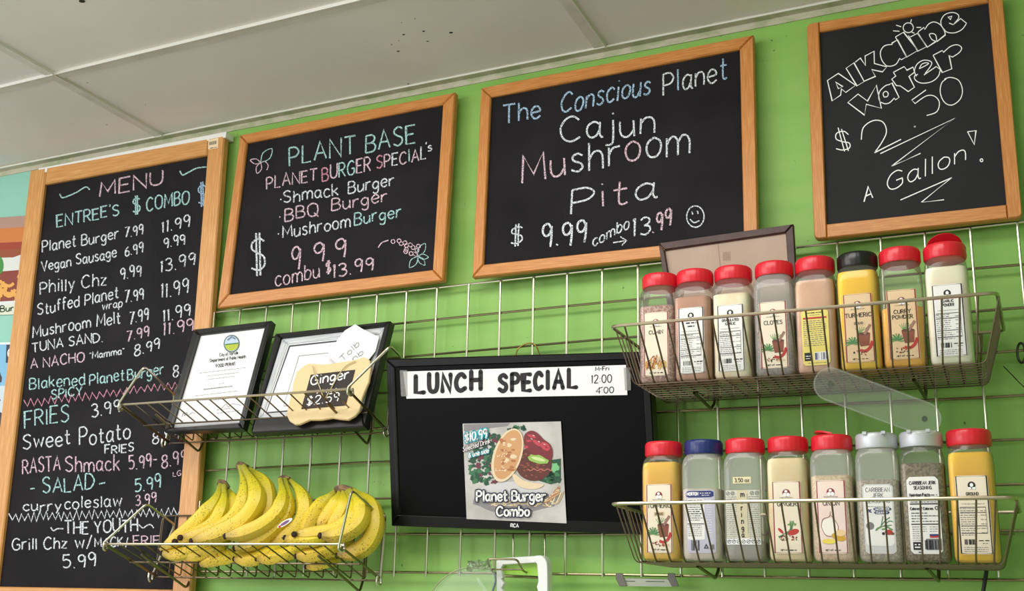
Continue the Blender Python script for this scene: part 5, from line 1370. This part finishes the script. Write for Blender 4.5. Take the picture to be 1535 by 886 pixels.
# price tag channel clipped to the lowest bar
root = thing('tag_holder', 'clear plastic price tag holder clipped on the lowest bar, left of the lower spice basket', 'tag holder', at(970, 884, -.02))
gp = clear('smoky_plastic', (.7, .7, .68, 1), .35, .15)
tg = lambda x, y, l=0: at(x, y, -.012 - l)
g = Mesh(); prism_into(g, tg, [(932, 866), (1002, 868), (1010, 880), (938, 879)], 0, .006, gp, bev=.6, bl=.001); g.build('channel', root)
gc = mat('smoked_clip', C(96, 92, 84), .3)
for x in (923, 1001):
    g = Mesh(); prism_into(g, tg, [(x, 859), (x + 11, 859.5), (x + 12, 866), (x + 17, 879), (x + 6, 879), (x, 868)], -.004, .010, gc, bev=.6, bl=.001); g.build('clip', root)
a = Art(lambda x, y, l=0: tg(x, y, .0062 + l)); a.line([(938, 871), (952, 871.5)], .9, K); a.line([(968, 871.5), (996, 872)], .9, K); a.build('slot', root)

# clear acrylic link between the two baskets
root = thing('acrylic_strip', 'long clear acrylic strip with a round hole at each end, under the upper spice basket', 'plastic strip', at(1310, 600, -.208))
A_, B_ = Vector((1245, 576)), Vector((1386, 628)); d = (B_ - A_).normalized(); nn = Vector((-d.y, d.x)); R1 = 26
out = []
a0 = math.atan2(d.y, d.x)
for k in range(13): t = a0 + PI / 2 + PI * k / 12; out.append((A_.x + R1 * math.cos(t), A_.y + R1 * math.sin(t)))
for k in range(13): t = a0 - PI / 2 + PI * k / 12; out.append((B_.x + R1 * math.cos(t), B_.y + R1 * math.sin(t)))
ma = lambda x, y, l=0: at(x, y, -.208 - l)
g = Mesh(); prism_into(g, ma, out, 0, .003, M['acrylic'], bev=.8, bl=.001); g.build('strip', root)
g = Mesh(); tube_into(g, [ma(x, y, .0032) for x, y in inset(out, 2)], .0011, M['acrylic_edge'], closed=True); g.build('rim', root, sm=True)
for c in (A_, B_):
    a = Art(lambda x, y, l=0: ma(x, y, .0031 + l)); a.ell(c.x, c.y, 4.4, 4.4, mat('rivet_dark', C(50, 66, 44), .5), .0003); a.build('rivet', root)

# ring and string at the right edge
root = thing('key_ring', 'dark metal ring hanging on the grid at the right edge of the picture', 'ring', at(1531, 545, -.01))
ctr = at(1531, 529, -.008)
g = Mesh(); tube_into(g, [ctr + Vector((.006 * math.cos(t) , -.012 * math.cos(t) * .6, .017 * math.sin(t))) for t in [PI * k / 12 for k in range(24)]], .0022, mat('dark_metal', C(70, 72, 66), .4, .7), closed=True); g.build('ring', root, sm=True)
root = thing('black_string', 'thin black string hanging across the wall at the right edge', 'string', at(1520, 565, -.004))
tube('string', [at(x, y, -.006) for x, y in catmull([(1504, 549), (1515, 560), (1535, 580), (1560, 598)], 4)], .0008, mat('string_black', C(24, 28, 20), .8), root, n=6)
root = thing('black_cable', 'black cable dropping behind the lowest bar under the ground turmeric bottle', 'cable', at(1475, 900, -.004))
tube('cable', [at(x, y, -.010) for x, y in ((1480, 846), (1478, 862), (1474, 886), (1471, 920))], .0032, mat('cable_black', C(14, 14, 14), .4), root)
